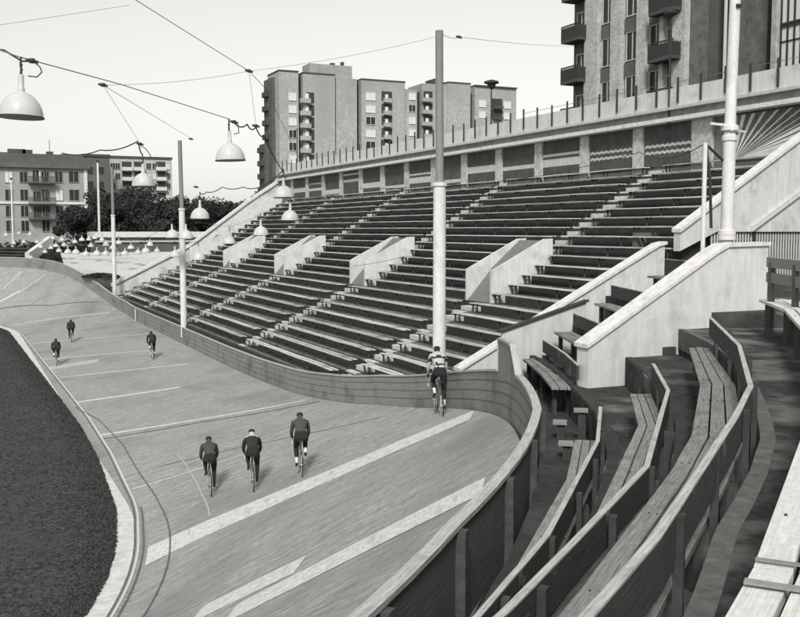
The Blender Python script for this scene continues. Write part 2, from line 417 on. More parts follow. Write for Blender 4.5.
for a,b in VB: mb.box(XV0-XS,XV1-XS,a-YN,b-YN,0,5.15)
mb.build('terrace',M['terrace'],gs)
for i,(rx,rz,d) in enumerate(rows):         # worn pale nosing of every tread
    spans=[(YN,YF)]
    if XV0-.2<rx<XV1+.1: spans=[(a_,b_) for a_,b_,k_ in segs if not k_]
    for a_,b_ in spans:
        mb=MB();mb.box(rx-XS-.012,rx-XS+.11,a_-YN+.01,b_-YN-.01,rz-.06,rz+.007);mb.build('step_edge',M['nosing'],gs)
for a,b in VB:                              # stairs: half-height treads up the middle of every bay
    mb=MB()
    for i,(rx,rz,d) in enumerate(rows):
        if XV0-.3<rx<XV1 :
            if mb.v: mb.build('stair_flight',M['step'],gs);mb=MB()
            continue
        r=RL if i<NL-1 else RU
        c0,c1=a+.60,b-.60
        mb.box(rx+d*.5-XS,rx+d-XS,c0-YN,c1-YN,rz-.02,rz+r*.5)
        mb.box(rx-XS-.02,rx-XS+.2,c0-YN,c1-YN,rz-.065,rz+.014)
    mb.build('stair_flight',M['step'],gs)
for a,b in VB:                              # vomitory wing walls
    for k,(y0,y1) in enumerate(((a-.02,a+.13),(b-.13,b+.02))):
        mb=MB();f=19.95 if k==0 else 19.95
        poly=[G(f,y0,5.2),G(f,y0,6.62),G(22.5,y0,7.92),G(22.9,y0,7.94),G(22.9,y0,5.2)]
        mb.prism(poly,(0,0,0),(0,y1-y0,0));w=mb.build('wing_wall',M['white'],gs)
        w['label']='whitewashed wing wall of a stair opening'
# end walls, back wall
def sidewall(name,y0,y1,pts,m,parent=gs,cop=True,org=G,t=.1):
    mb=MB();mb.prism([org(x,y0,z) for x,z in pts],(0,0,0),(0,y1-y0,0));w=mb.build(name,m,parent)
    return w
for a,b in VB:                              # sloping slab covering each passage between its wing walls
    mb=MB();secs=[[G(x,a+.135,z-.12),G(x,b-.135,z-.12),G(x,b-.135,z),G(x,a+.135,z)] for x,z in ((19.98,5.3),(21.2,6.7),(22.55,7.86))];mb.loft(secs);mb.build('passage_slab',M['slab'],gs)
near_lo=[(14.55,1.5),(14.55,3.80),(22.4,7.72),(22.66,7.78),(22.66,5.0),(18,1.5)]
sidewall('near_end_wall',YN-.35,YN-.02,near_lo,M['white'])
mb=MB()
tp=[(14.5,3.80),(22.4,7.74),(22.72,7.80)]
secs=[[G(x,YN-.42,z),G(x,YN+.05,z),G(x,YN+.05,z+.10),G(x,YN-.42,z+.10)] for x,z in tp];mb.loft(secs);mb.build('coping',M['coping'],gs)
up=[(23.33,7.55),(23.33,8.25),(29.3,11.88),(33,14.1),(33,8.24),(25.0,8.24)]
sidewall('near_end_wall',YN-.35,YN-.02,up,M['white'])
mb=MB();tp=[(23.28,8.22),(29.3,11.88),(33,14.1)]
secs=[[G(x,YN-.44,z),G(x,YN+.05,z),G(x,YN+.05,z+.13),G(x,YN-.44,z+.13)] for x,z in tp];mb.loft(secs);mb.build('coping',M['coping'],gs)
mb=MB();secs=[[G(x,YN-.46,z),G(x,YN-.36,z),G(x,YN-.36,z+.22),G(x,YN-.46,z+.22)] for x,z in [(26.6,8.24),(28.8,9.5),(31,10.8)]];mb.loft(secs);mb.build('stringcourse',M['white'],gs)
# far end wall with pale sloping coping
fe=[(13.1,0),(13.1,3.1),(20.3,6.7),(26,10.9),(29.6,13.2),(29.6,0)]
sidewall('far_end_wall',YF+.02,YF+.4,fe,M['white_dirty'])
mb=MB();tp=[(13.0,3.1),(20.3,6.7),(26,10.9),(29.7,13.3)]
secs=[[G(x,YF-.15,z),G(x,YF+.5,z),G(x,YF+.5,z+.28),G(x,YF-.15,z+.28)] for x,z in tp];mb.loft(secs);mb.build('coping',M['coping'],gs)
mb=MB();mb.box(XS-.2-XS,-.002,0,YF-YN,0,Z0S-.02);mb.build('front_kerb',M['terrace'],gs)
# back wall
YB=18.
mb=MB();mb.box(XE+.02-XS,XE+.5-XS,YB-YN,YF+.4-YN,0,13.3);mb.build('back_wall',M['panelw'],gs)
cols=[84.2+4.285-4.285*i for i in range(17)]
for i,yc in enumerate(cols):
    if yc<32: continue
    hw=.62 if 32<yc<34 else .36
    mb=MB();mb.box(XE-.14-XS,XE+.015-XS,yc-hw-YN,yc+hw-YN,ZE-.3,13.08);mb.build('pilaster',M['pil'],gs)
rp=random.Random(5)
for i in range(13):
    yb,ya=cols[i]-.36,cols[i+1]+.36
    if cols[i+1]<32: break
    if 32<cols[i+1]<34: ya=cols[i+1]+.62
    mb=MB();mb.box(XE-.05-XS,XE+.01-XS,ya+.04-YN,yb-.04-YN,11.2,13.02);p=mb.build('infill_panel',M['darkpanel'],gs)
    if i==12-1 or cols[i+1]<34:
        n=18
        for zc in (11.8,12.1):                     # wavy painted bands
            mb=MB();vs=[];fs=[]
            for k in range(n*4+1):
                t=k/(n*4);yy=ya+.1+(yb-ya-.2)*t;zz=zc+.06*abs(math.sin(t*PI*9))
                vs+=[G(XE-.056,yy,zz-.06),G(XE-.056,yy,zz+.06)]
            for k in range(n*4):fs.append((2*k,2*k+1,2*k+3,2*k+2))
            mb.add(vs,fs);mb.build('painted_wave',M['stripe'],gs)
    else:
        z0=rp.choice([11.35,11.55,11.8,12.2]) if i<9 else [11.75,11.7,11.75][i-9]
        mb=MB();mb.box(XE-.058-XS,XE-.052-XS,ya+.05-YN,yb-.05-YN,z0,z0+(.22 if i%2 else .4));mb.build('painted_stripe',M['stripe'],gs)
        if i in (1,3,6,10):
            mb=MB();mb.box(XE-.058-XS,XE-.052-XS,ya+.05-YN,yb-.05-YN,z0+.55,z0+.68);mb.build('painted_stripe',M['stripe'],gs)
# ray mural at the near end of the back wall
o0=atX(733,166,XE-.06)
mb=MB()
mb.box(XE-.05-XS,XE+.01-XS,YB-YN,31.4-YN,11.2,13.02)
mb.build('infill_panel',M['raypanel'],gs)
tips=[(736,104),(744,103),(754,102),(765,100),(778,100),(792,98),(806,97),(822,96),(840,98),(850,103),(858,110),(862,118),(860,126),(855,133),(850,140),(845,147),(840,153)]
for tpx in tips:
    e=atX(tpx[0],tpx[1],XE-.06);d=e-o0
    a=o0+d*.06
    n=Vector((0,-d.z,d.y)).normalized()
    q=[a-n*.025,a+n*.025,e+n*.12,e-n*.12]
    q=[Vector((XE-.056,max(YB+.05,min(p.y,31.3)),min(13.0,max(11.25,p.z)))) for p in q]
    mb=MB();mb.prism([G(*p) for p in q],(-.006,0,0),(0,0,0));mb.build('painted_ray',M['pole'],gs)
# lower slab ledge, upper dark ledge, pale parapet
mb=MB();mb.box(XE-.55-XS,XE+.7-XS,YB-YN,YF+.4-YN,13.1,13.28);mb.build('ledge',M['coping'],gs)
mb=MB();mb.box(XE-.25-XS,XE+.7-XS,YB-YN,YF+.4-YN,13.285,13.62);mb.build('gutter_band',M['ledge'],gs)
mb=MB();mb.box(XE-.45-XS,XE+.7-XS,YB-YN,YF+.4-YN,13.625,13.74);mb.build('ledge',M['stripe'],gs)
mb=MB();mb.box(XE-.12-XS,XE+.1-XS,YB-YN,YF+.4-YN,13.745,14.6);mb.build('parapet',M['white'],gs)
k=0;y=YB+.7
while y<YF:
    mb=MB();mb.box(-.035,.035,-.035,.035,0,1.12);p=mb.build('railing_post',M['dark'],gs);p.location=G(XE-.17,y,13.9+rp.uniform(-.05,.08));y+=1.42+rp.uniform(-.04,.04);k+=1
mb=MB();mb.tube([G(XE-.17,YB,14.84),G(XE-.17,47.3,14.84)],.012,6);mb.build('railing_wire',M['wire'],gs)
# seat benches: one thing per row per block
blocks=[(YN+.15,VB[0][0]-.05)]+[(VB[i][1]+.05,VB[i+1][0]-.05) for i in range(4)]
bname=['block nearest the camera, between the near end wall and the first stair','block between the first and second stairs','block between the second and third stairs','block between the third and fourth stairs','farthest block, between the fourth and fifth stairs']
def seat_bench(L,rg):
    root=bpy.data.objects.new('terrace_bench',None);COL.objects.link(root)
    mb=MB();ny=7
    xs=[.24,.50]
    for (a,b) in ((.14,.27),(.37,.50)):
        pts=[];
        for i in range(ny+1):
            yy=L*i/ny;zz=.40+rg.uniform(-.014,.012)
            pts.append([(a,yy,zz-.035),(b,yy,zz-.035),(b,yy,zz),(a,yy,zz)])
        mb.loft(pts)
    mb.build('seat',M['wood'],root)
    n=max(2,int(L/2.7));m2=None
    for i in range(n+1):
        yy=.15+(L-.3)*i/n
        if m2 is None:
            q=MB();q.box(.22,.27,-.025,.025,0,.34);q.box(.42,.46,-.025,.025,0,.34);q.box(.16,.49,-.025,.025,.30,.353);m2=q.mesh('support',M['post_dark'])
        inst('support',m2,root,(0,yy,0))
    return root
rg=random.Random(11)
for bi,(a,b) in enumerate(blocks):
    e0=0 if bi==0 else .52;e1=.52
    protos=[seat_bench(b-a+e0+e1,rg) for _ in range(3)]+[seat_bench(b-a,rg)]
    used=set()
    for i,(rx,rz,d) in enumerate(rows):
        inv=XV0-.4<rx<XV1;pi=3 if inv else rg.randrange(3)
        if pi in used: o=copy_tree(protos[pi])
        else: o=protos[pi];used.add(pi)
        o.location=(rx+(.0 if i<NL else -.02)+rg.uniform(-.015,.015),a-(0 if inv else e0)+rg.uniform(-.06,.06),rz+rg.uniform(-.012,.008));o.rotation_euler=(0,0,rg.uniform(-.0012,.0012))
        if i<NL: w=ORD[i]+' row up from the track'
        elif i<16: w=ORD[i-NL]+' row above the stair openings' if i>NL else 'row level with the front of the stair openings'
        else: w=(ORD[22-i]+' row down from the back wall') if i<22 else 'topmost row under the back wall'
        tag(o,label='bench, '+w+', '+['nearest block','second block','third block','fourth block','farthest block'][bi],cat='bench',group='plank benches on the grandstand terraces')
    for k in range(4):
        if k not in used:
            for ch in list(protos[k].children): bpy.data.objects.remove(ch)
            bpy.data.objects.remove(protos[k])
# ------------------------------------------------------------------ near curve stand
TH=lambda d:math.radians(d)
def RT(tab): return lambda th:lerp_tab(tab,th)
in3=RT([(-80,33.46),(-45,33.50),(-40,33.55),(-34,33.62),(-28,33.55),(-20,33.45)])
bk3=RT([(-80,33.80),(-47,33.83),(-42,33.88),(-35,33.97),(-31,33.84),(-27,33.70),(-20,33.60)])
in2=RT([(-80,34.05),(-45,34.12),(-36.8,34.39),(-30,34.42),(-25,34.42),(-18,34.3)])
bk2=RT([(-80,34.28),(-49,34.31),(-43.6,34.57),(-37,34.73),(-27,34.72),(-18,34.72)])
in1=RT([(-80,34.5),(-49.5,34.61),(-44.5,34.77),(-41,34.93),(-37.5,35.06),(-30.9,35.44),(-18,35.5)])
bk1=RT([(-80,35.1),(-51,35.07),(-46.8,35.08),(-44,35.27),(-42,35.38),(-37,35.53),(-31.3,35.76),(-26,35.8),(-18,35.8)])
in0=RT([(-80,35.45),(-51.5,35.50),(-46.4,35.63),(-35.3,36.4),(-29.4,37.02),(-26.7,37.11),(-18,37.1)])
def pc(th,r,z=0): a=TH(th);return Vector((CX+r*math.cos(a),Y0+r*math.sin(a),z))
cs=empty('curve_terrace',tuple(pc(-40,35,0)),label='steep stepped earth and concrete terrace under the curved benches near the camera',cat='terrace')
def crel(p):return Vector(p)-cs.location
def th_at_Y(y,r): return math.degrees(math.asin((y-Y0)/r))
def terr(name,rin,rout,z,th0,th1,m,zb=2.):
    mb=MB();n=60;secs=[]
    for i in range(n+1):
        th=th0+(th1-th0)*i/n;a=rin(th);b=rout(th)
        j=.035*noise.noise(Vector((th*1.3,z,0)))+.02*noise.noise(Vector((th*5,z,4)))
        secs.append([crel(pc(th,a+j,zb)),crel(pc(th,b+.1,zb)),crel(pc(th,b+.1,z)),crel(pc(th,a+j,z+.004))])
    mb.loft(secs);return mb.build(name,m,cs)
K=lambda v:(lambda th:v)
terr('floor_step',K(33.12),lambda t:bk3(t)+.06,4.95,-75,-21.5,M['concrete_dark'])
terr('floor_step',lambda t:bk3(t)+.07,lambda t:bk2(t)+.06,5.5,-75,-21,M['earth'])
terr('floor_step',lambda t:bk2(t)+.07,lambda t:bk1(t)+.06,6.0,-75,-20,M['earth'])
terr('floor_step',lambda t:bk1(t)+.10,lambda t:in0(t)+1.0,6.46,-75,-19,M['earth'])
# pale worn kerb edging the upper step
for rf,z in ((bk1,6.46),(bk2,6.0),(bk3,5.5)):
    mb=MB();secs=[]
    for i in range(90):
        th=-62+i*.5;j=.012*noise.noise(Vector((th*.9,z,9)));r0=rf(th)+.085+j;r1=r0+.13
        secs.append([crel(pc(th,r0,z-.35)),crel(pc(th,r1,z-.35)),crel(pc(th,r1,z+.012)),crel(pc(th,r0,z+.02))])
    mb.loft(secs);mb.build('kerb',M['terrace'] if z<6.4 else mat('worn_kerb_concrete',.11,.95,7,.35,bump=.6,tone2=(.1,2,.5,.65)),cs)
# higher ground behind
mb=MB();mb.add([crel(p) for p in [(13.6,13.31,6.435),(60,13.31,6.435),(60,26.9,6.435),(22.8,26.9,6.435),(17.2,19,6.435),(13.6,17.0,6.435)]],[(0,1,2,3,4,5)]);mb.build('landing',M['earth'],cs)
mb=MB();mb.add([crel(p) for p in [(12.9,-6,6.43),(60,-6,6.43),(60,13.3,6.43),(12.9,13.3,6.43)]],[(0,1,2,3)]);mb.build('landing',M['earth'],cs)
mb=MB()
sec=[]
for i in range(20):
    th=-18+i*1.6;sec.append([crel(pc(th,33.1,.5)),crel(pc(th,39,.5)),crel(pc(th,39,4.4)),crel(pc(th,33.1,2.4))])
    if pc(th,33.1).y>26.6:break
mb.loft(sec);mb.build('side_slope',M['concrete_dark'],cs)
# raised camera platform floor
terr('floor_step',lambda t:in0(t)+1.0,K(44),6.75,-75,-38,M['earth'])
def station(a,b,step=3.): 
    n=max(1,int(round((b-a)/step)));return [a+(b-a)*i/n for i in range(n+1)]
def curved_bench(label,fin,fbk,zs,zb,fl,th0,th1,bends,seatfrac=(.0,.93),npl=3,mseat='board_near',bh=.26,back=True,backgap=0,group='curved benches beside the track bend'):
    """bends: plank joint angles"""
    mid=pc((th0+th1)/2,fin((th0+th1)/2),fl)
    root=empty('curved_bench',tuple(mid),label=label,cat='bench',group=group)
    R=lambda p:Vector(p)-mid
    ths=[th0]+[t for t in bends if th0<t<th1]+[th1]
    for j in range(npl):
        mb=MB()
        for s0,s1 in zip(ths,ths[1:]):
            secs=[]
            g=.010/ (fbk(s0)-fin(s0))
            for th,e in ((s0,.06),(s1,-.06)):
                d=fbk(th)-fin(th);t0=seatfrac[0]+(seatfrac[1]-seatfrac[0])*j/npl+.018;t1=seatfrac[0]+(seatfrac[1]-seatfrac[0])*(j+1)/npl-.018
                te=th+e*.25;zz=zs+rg.uniform(-.006,.006)
                a=fin(th)+d*t0;b=fin(th)+d*t1
                secs.append([R(pc(te,a,zz-.045)),R(pc(te,b,zz-.045)),R(pc(te,b,zz)),R(pc(te,a,zz))])
            # subdivide lengthwise a little so planks look sawn, slightly uneven
            A,B=secs;n=5;ss=[]
            for i in range(n+1):
                t=i/n;o=Vector((0,0,rg.uniform(-.004,.004)));ss.append([p.lerp(q,t)+o for p,q in zip(A,B)])
            mb.loft(ss,us=[rg.uniform(0,40)]*0 or [s0*.6+i*(s1-s0)*.6/n+j*3.1 for i in range(n+1)])
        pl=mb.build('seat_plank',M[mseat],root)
        nb=MB();tq=station(th0+.5,th1-.5,2.4)
        for th in tq:
            d=fbk(th)-fin(th)
            for f_ in (.3,.7):
                t_=seatfrac[0]+(seatfrac[1]-seatfrac[0])*(j+f_)/npl;c_=R(pc(th,fin(th)+d*t_,zs+.002));nb.box(c_.x-.0045,c_.x+.0045,c_.y-.0045,c_.y+.0045,c_.z-.01,c_.z+.006)
        nb.build('nails',M['dark'],pl)
    # supports
    tt=station(th0+.5,th1-.5,2.4)
    for th in tt:
        d=fbk(th)-fin(th)
        mb=MB();a=fin(th)+.05;b=fin(th)+d*.9
        mb.bar(R(pc(th,a,zs-.08)),R(pc(th,b,zs-.08)),.06,.06)
        mb.bar(R(pc(th,a+.04,fl-.05)),R(pc(th,a+.04,zs-.05)),.07,.07)
        mb.bar(R(pc(th,b-.04,fl-.05)),R(pc(th,b-.04,zs-.05)),.07,.07)
        mb.build('leg',M['post_mid'],root)
    if back:
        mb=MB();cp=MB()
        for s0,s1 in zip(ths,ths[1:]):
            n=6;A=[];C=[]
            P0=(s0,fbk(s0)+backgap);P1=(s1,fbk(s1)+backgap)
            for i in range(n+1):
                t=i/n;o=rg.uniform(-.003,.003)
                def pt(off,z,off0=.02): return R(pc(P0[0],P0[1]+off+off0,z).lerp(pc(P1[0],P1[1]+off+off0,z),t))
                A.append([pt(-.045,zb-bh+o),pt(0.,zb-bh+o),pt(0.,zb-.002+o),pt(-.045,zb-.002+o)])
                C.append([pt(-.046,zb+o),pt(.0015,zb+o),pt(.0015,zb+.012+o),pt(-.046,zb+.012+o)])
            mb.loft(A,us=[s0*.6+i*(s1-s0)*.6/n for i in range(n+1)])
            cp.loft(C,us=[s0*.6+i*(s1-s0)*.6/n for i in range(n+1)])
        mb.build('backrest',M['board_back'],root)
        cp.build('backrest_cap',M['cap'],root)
        for th in tt:
            mb=MB();r=fbk(th)+backgap+.035
            mb.bar(R(pc(th,r,fl-.1)),R(pc(th,r,zb-.01)),.075,.05,up=(math.cos(TH(th)),math.sin(TH(th)),0));mb.build('back_post',M['post_dark'],root)
    return root
W1Y=14.0
def th_end(f,y): 
    th=-25
    for _ in range(10): th=th_at_Y(y,f(th))
    return th
e3=-34.6;e2=-33.2;e1=-31.0
curved_bench('lowest grey curved bench with backrest, closest to the outside of the track fence',in3,bk3,5.42,5.88,4.95,-68,e3,[-58,-50,-44.4,-38.3])
curved_bench('middle curved plank bench with backrest, one step above the lowest',in2,bk2,5.95,6.38,5.5,-66,e2,[-57,-49,-43.6,-37.1])
curved_bench('long curved three-plank bench with a bent backrest, ending at the big white wall',in1,bk1,6.47,6.93,6.0,-64,e1,[-57,-49.5,-44.5,-42.,-37.])
b0=curved_bench('wide pale sunbleached plank bench in the lower right corner, curving out of view and back',in0,lambda t:in0(t)+.62,7.08,7.5,6.5,-64,-27.6,[-57.,-50.5,-46.0,-41,-35.3,-31.],npl=4,mseat='board_bright',back=False,seatfrac=(0,1))
for tp in ((722,556),(712,578)):
    a=at(tp[0],tp[1],7.085);th=math.degrees(math.atan2(a.y-Y0,a.x-CX));rr_=math.hypot(a.y-Y0,a.x-CX)
    mb=MB();mb.bar(pc(th,in0(th)+.01,7.092)-b0.location,pc(th,in0(th)+.6,7.092)-b0.location,.022 if tp[1]<570 else .045,.008);mb.build('stain_shadow_bar',M['ledge'],b0)  # added bars standing in for stain and shadow across the planks
def wedge(label,zs,zb,rin,rbk,fl,y0=W1Y+.36,y1=17.95,back=True):
    f=lambda t:rin;g=lambda t:rbk
    return curved_bench(label,lambda t:rin,lambda t:rbk,zs,zb,fl,th_at_Y(y0,rin),th_at_Y(y1,rin),[th_at_Y((y0+y1)/2-.4,rin)],group='short benches between the two white walls',npl=3)
wedge('lowest short backed bench between the big white wall and the fence corner',5.5,5.9,33.45,33.92,4.95)
wedge('second short backed bench up between the two white walls',6.05,6.45,34.2,34.66,5.5)
wedge('third short backed bench up between the two white walls',6.65,7.05,35.2,35.62,6.15)
wedge('topmost short backed bench between the two white walls',7.25,7.62,36.6,37.05,6.75)
# risers under the upper wedge rows
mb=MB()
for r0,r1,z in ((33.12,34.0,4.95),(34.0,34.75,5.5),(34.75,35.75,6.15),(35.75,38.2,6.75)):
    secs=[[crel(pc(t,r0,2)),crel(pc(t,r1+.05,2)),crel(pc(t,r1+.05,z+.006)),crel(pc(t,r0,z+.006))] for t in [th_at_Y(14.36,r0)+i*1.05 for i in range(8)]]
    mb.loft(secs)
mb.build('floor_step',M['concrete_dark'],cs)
# small step blocks at the foot of the big wall
for i,(px,py,z,w) in enumerate([(581,409,5.5,.2),(560,421,5.25,.25),(566,442,5.2,.22)]):
    p=at(px,py,z);mb=MB();mb.obox((0,0,-.02),.11,w*.5,.02,TH(-35));lg=MB();lg.obox((.02,0,-.3),.06,w*.35,.258,TH(-35));o=mb.build('step_plank',M['board_near'],None,label='pale step plank below the big wall, '+['rightmost beside the wall corner','upper one near the fence cap','beside the end of the lowest bench','lowest one next to the fence posts','behind the end of the middle bench'][i],cat='step',group='step planks by the wall foot');o.location=p;lg.build('riser',M['post_dark'],o)
# ------------------------------------------------------------------ big white wall beside the benches
def wall_thing(name,label,pts,y0,y1,m,ct=.07,cop=None,cat='wall',mcop='coping'):
    x0=pts[0][0];root=empty(name,(x0,y0,0),label=label,cat=cat)
    mb=MB();mb.prism([(x-x0,0,z) for x,z in pts],(0,0,0),(0,y1-y0,0));mb.build('wall_face',m,root)
    if cop:
        mb=MB();mb.loft([[(x-x0,-.04,z),(x-x0,y1-y0+.04,z),(x-x0,y1-y0+.04,z+ct),(x-x0,-.04,z+ct)] for x,z in cop]);mb.build('coping',M[mcop],root)
    return root
wall_thing('gangway_wall','big whitewashed wall with a sloping top rising beside the curved benches',[(10.1,2.),(10.1,6.22),(12.98,7.86),(13.25,7.98),(14.27,8.0),(14.27,2.)],W1Y,W1Y+.34,M['white'],cop=[(10.06,6.22),(12.98,7.86),(13.25,7.98),(14.3,8.0)])
wall_thing('side_wall','low white wall with a dark top rail at the fence corner behind the short benches',[(10.86,3),(10.86,6.06),(13.05,6.67),(13.05,3)],18.2,18.3,M['white'],cop=[(10.8,6.06),(13.1,6.67)],mcop='dark',ct=.045)
# picket fence under the upper end wall
pf=empty('picket_fence',(24.8,27.1,6.44),label='narrow slatted picket fence closing the gap below the upper white wall',cat='fence')
me=None
for i in range(46):
    if me is None: q=MB();q.box(-.035,.035,-.012,.012,0,1.78);me=q.mesh('picket',M['stripe'])
    inst('picket',me,pf,(.06+i*.135,0,0))
for z in (.3,1.5):
    mb=MB();mb.box(0,6.3,.014,.06,z,z+.07);mb.build('rail',M['post_mid'],pf)
mb=MB();mb.box(2.0,2.16,-.04,.1,0,1.79);mb.build('gate_post',M['dark'],pf)
# dark void behind pickets and garden wall to the right
mb=MB();mb.box(0,12,0,.3,0,1.9);o=mb.build('understand_wall',M['plaster_dark'],None,label='dark wall in the passage behind the picket fence',cat='wall');o.location=(24.,30.2,6.3)
mb=MB();mb.box(29.6-24.,14,0,.4,0,6);o=mb.build('stair_tower',M['plaster_dark'],None,label='dark wall edge at the right behind the upper white wall',cat='wall');o.location=(24.,26.4,6.3)
# backrest of the pale bench at its far end
bb=empty('backed_bench',tuple(at(786,290,6.45)),label='plank bench with upright backrest boards behind the far end of the pale bench',cat='bench')
bl=bb.location.copy();d0=at(768,262,7.75)-bl;d1=at(830,282,7.55)-bl
for dz in (0,-.26):
    mb=MB();mb.bar(Vector((d0.x,d0.y,d0.z+dz)),Vector((d1.x,d1.y,d0.z+dz-.02)),.05,.17);mb.build('back_board',M['board_near'],bb)
for t in (.08,.5,.92):
    p=d0.lerp(d1,t);mb=MB();mb.bar((p.x,p.y,0),(p.x,p.y,d0.z),.08,.08);mb.build('back_post',M['post_mid'],bb)
nrm=Vector((d1.y-d0.y,-(d1.x-d0.x),0)).normalized()
mb=MB()
for k in range(3):
    o_=nrm*(-.14-.15*k);mb.bar(Vector((d0.x,d0.y,.45))+o_,Vector((d1.x,d1.y,.45))+o_,.14,.045)
mb.build('seat',M['board_bright'],bb)
# ------------------------------------------------------------------ poles
def pole(label,x,y,zb,zt,zs,r0,r1,collar=None,lean=0):
    root=empty('lighting_pole',(x,y,zb),label=label,cat='pole',group='floodlight poles along the stands')
    mb=MB();mb.tube([(0,0,0),(0,0,zs-zb)],[r0,r0*.93],20);mb.build('lower_tube',M['pole'],root,smooth=True)
    mb=MB();mb.tube([(0,0,zs-zb-.03),(0,0,zs-zb+.15),(lean,0,zt-zb)],[r0*.93,r1*1.05,r1],16);mb.build('upper_tube',M['pole_up'] if collar is None else M['pole'],root,smooth=True)
    mb=MB();mb.lathe([(r0*.95,-.06),(r0*1.12,-.05),(r0*1.12,.05),(r1,.07)],20,(0,0,zs-zb));mb.build('collar',M['pole'],root,smooth=True)
    if collar:
        for zc in collar:
            mb=MB();mb.lathe([(r0,-.05),(r0*1.3,-.05),(r0*1.3,.04),(r0,.06)],20,(0,0,zc-zb));mb.build('collar',M['pole'],root,smooth=True)
    return root
p1=pole('tall stepped pole standing between the near end of the grandstand and the fence',13.65,26.75,2.2,14.35,9.7,.21,.12,lean=-.03)
q=atX(184,332,13.1);pole('slim pole behind the fence halfway along the straight',13.1,q.y,1.5,13.9,9.6,.2,.13,lean=-.05)
q=atX(115,300,13.1);pole('farthest of the poles behind the fence of the straight',13.1,q.y,1.5,13.95,9.6,.19,.13)
p4=pole('thick white pole with collars rising behind the big white wall',14.3,15.15,6.4,16.5,10.15,.135,.105,collar=(8.15,8.25,10.35),lean=.12)
mb=MB();mb.bar((-.5,0,4.02),(.2,0,4.0),.04,.05);mb.bar((-.1,-.14,3.9),(.3,-.12,3.88),.03,.04);mb.build('bracket',M['coping'],p4)
mb=MB();mb.obox((.03,-.13,6.35),.06,.02,.03);mb.build('clamp',M['dark'],p4)
hr=empty('steel_post_frame',(13.72,15.2,6.44),label='thin white steel post with dark slanting braces beside the thick pole',cat='post')
mb=MB();mb.tube([(0,0,0),(0,0,3.6)],.045,10);mb.build('post',M['pole'],hr,smooth=True)
mb=MB();mb.tube([(0,0,3.58),(.5,0,3.25)],.028,8);mb.build('brace',M['dark'],hr)
mb=MB();mb.tube([(.03,0,3.5),(.14,0,2.9),(.3,.1,1.9)],.03,8);mb.build('brace',M['dark'],hr)
for (px,py,d,top,lab) in [(99.5,237,128,163,'pale slender mast in front of the dark trees on the far side'),(13,238,150,180,'pale slender mast in front of the left plastered building')]:
    a=atD(px,py,d);b=atD(px,top,d)
    r=empty('slender_mast',(a.x,a.y,0),label=lab,cat='mast');mb=MB();mb.tube([(0,0,0),(0,0,b.z)],[.2,.13],10);mb.build('mast_tube',M['pole'],r,smooth=True)
    mb=MB();mb.lathe([(.13,0),(.2,.1),(.16,.3),(.0,.34)],10,(0,0,b.z));mb.build('mast_cap',M['dark'],r)
# lantern on the parapet
a=atX(485,82,XE-.1)
lt=empty('street_lamp',(XE+.35,a.y,13.5),label='slim dark lamp post with a flat round lantern at the parapet',cat='street lamp')
mb=MB();mb.tube([(0,0,0),(0,0,3.5)],[.06,.04],8);mb.build('post',M['dark'],lt)
mb=MB();mb.lathe([(.05,3.3),(.22,3.42),(.26,3.6),(.46,3.66),(.44,3.76),(.1,3.86),(0,3.88)],16);mb.build('lantern',M['dark'],lt,smooth=True)
a=atX(295,127,XE+.1);lt=empty('thin_mast',(XE+.3,a.y,13.5),label='thin bare mast on the far end of the parapet before the apartment block',cat='mast')
mb=MB();mb.tube([(0,0,0),(0,0,4.4)],.05,6);mb.bar((-.3,0,4.2),(.3,0,4.3),.04,.04);mb.build('mast_tube',M['post_mid'],lt)
a=atX(677,60,XE+.1);lt=empty('thin_mast',(XE-.3,a.y,12.6),label='thin dark mast standing at the parapet in front of the tall pilastered building',cat='mast')
mb=MB();mb.tube([(0,0,0),(0,0,5.2)],.045,6);mb.lathe([(.04,5.1),(.3,5.25),(.32,5.32),(.05,5.45)],12);mb.build('mast_tube',M['dark'],lt)
# ------------------------------------------------------------------ hanging lamps
R0=.43
def lamp_proto():
    root=bpy.data.objects.new('hanging_lamp',None);COL.objects.link(root)
    mb=MB();pr=[(1,0),(1.03,.02),(1.0,.05),(.985,.2),(.93,.45),(.82,.7),(.64,.93),(.42,1.1),(.26,1.17),(.17,1.22)]
    inn=[(r-.03,z) for r,z in pr[::-1] if r>.2]
    mb.lathe([(r*R0,z*R0) for r,z in pr+inn],32);mb.build('lamp_shade',M['enamel'],root,smooth=True)
    mb=MB();mb.lathe([(r*R0,z*R0) for r,z in [(.17,1.2),(.16,1.4),(.13,1.45),(.13,1.95),(.09,2.0),(0,2.0)]],14);mb.build('socket',M['enamel'],root,smooth=True)
    mb=MB();mb.tube([(0,0,2.0*R0),(0,0,2.15*R0),(.02,0,2.2*R0),(0,0,2.3*R0),(0,0,2.45*R0),(-.015,0,2.55*R0),(0,0,2.8*R0)],[.03,.022,.03,.02,.032,.02,.02],6);mb.build('hanger',M['dark'],root)
    mb=MB();mb.lathe([(.99*R0,.001),(1.035*R0,.001),(1.035*R0,.03),(.99*R0,.03)],32);mb.build('shade_rim',M['dark'],root)
    mb=MB();mb.lathe([(0,.12*R0),(.18*R0,.2*R0),(.2*R0,.4*R0),(.1*R0,.9*R0),(0,1.*R0)],12);mb.build('bulb',M['frame'],root,smooth=True)
    return root
lp=lamp_proto();first=[True]
def lamp(px,yb,w,label,group=None,coil=False):
    d=2*R0*FPX/w;sc=1.
    if group=='tiny distant lamps over the far bend': d=min(d*.85,97);sc=w*d/(2*R0*FPX)
    p=atD(px,yb,d)
    o=lp if first[0] else copy_tree(lp);first[0]=False
    o.location=p;o.scale=(sc,sc,sc);o.rotation_euler=(random.uniform(-.03,.03),random.uniform(-.03,.03),random.uniform(0,6));tag(o,label=label,cat='lamp',group=group)
    return p+Vector((0,0,2.8*R0*sc))
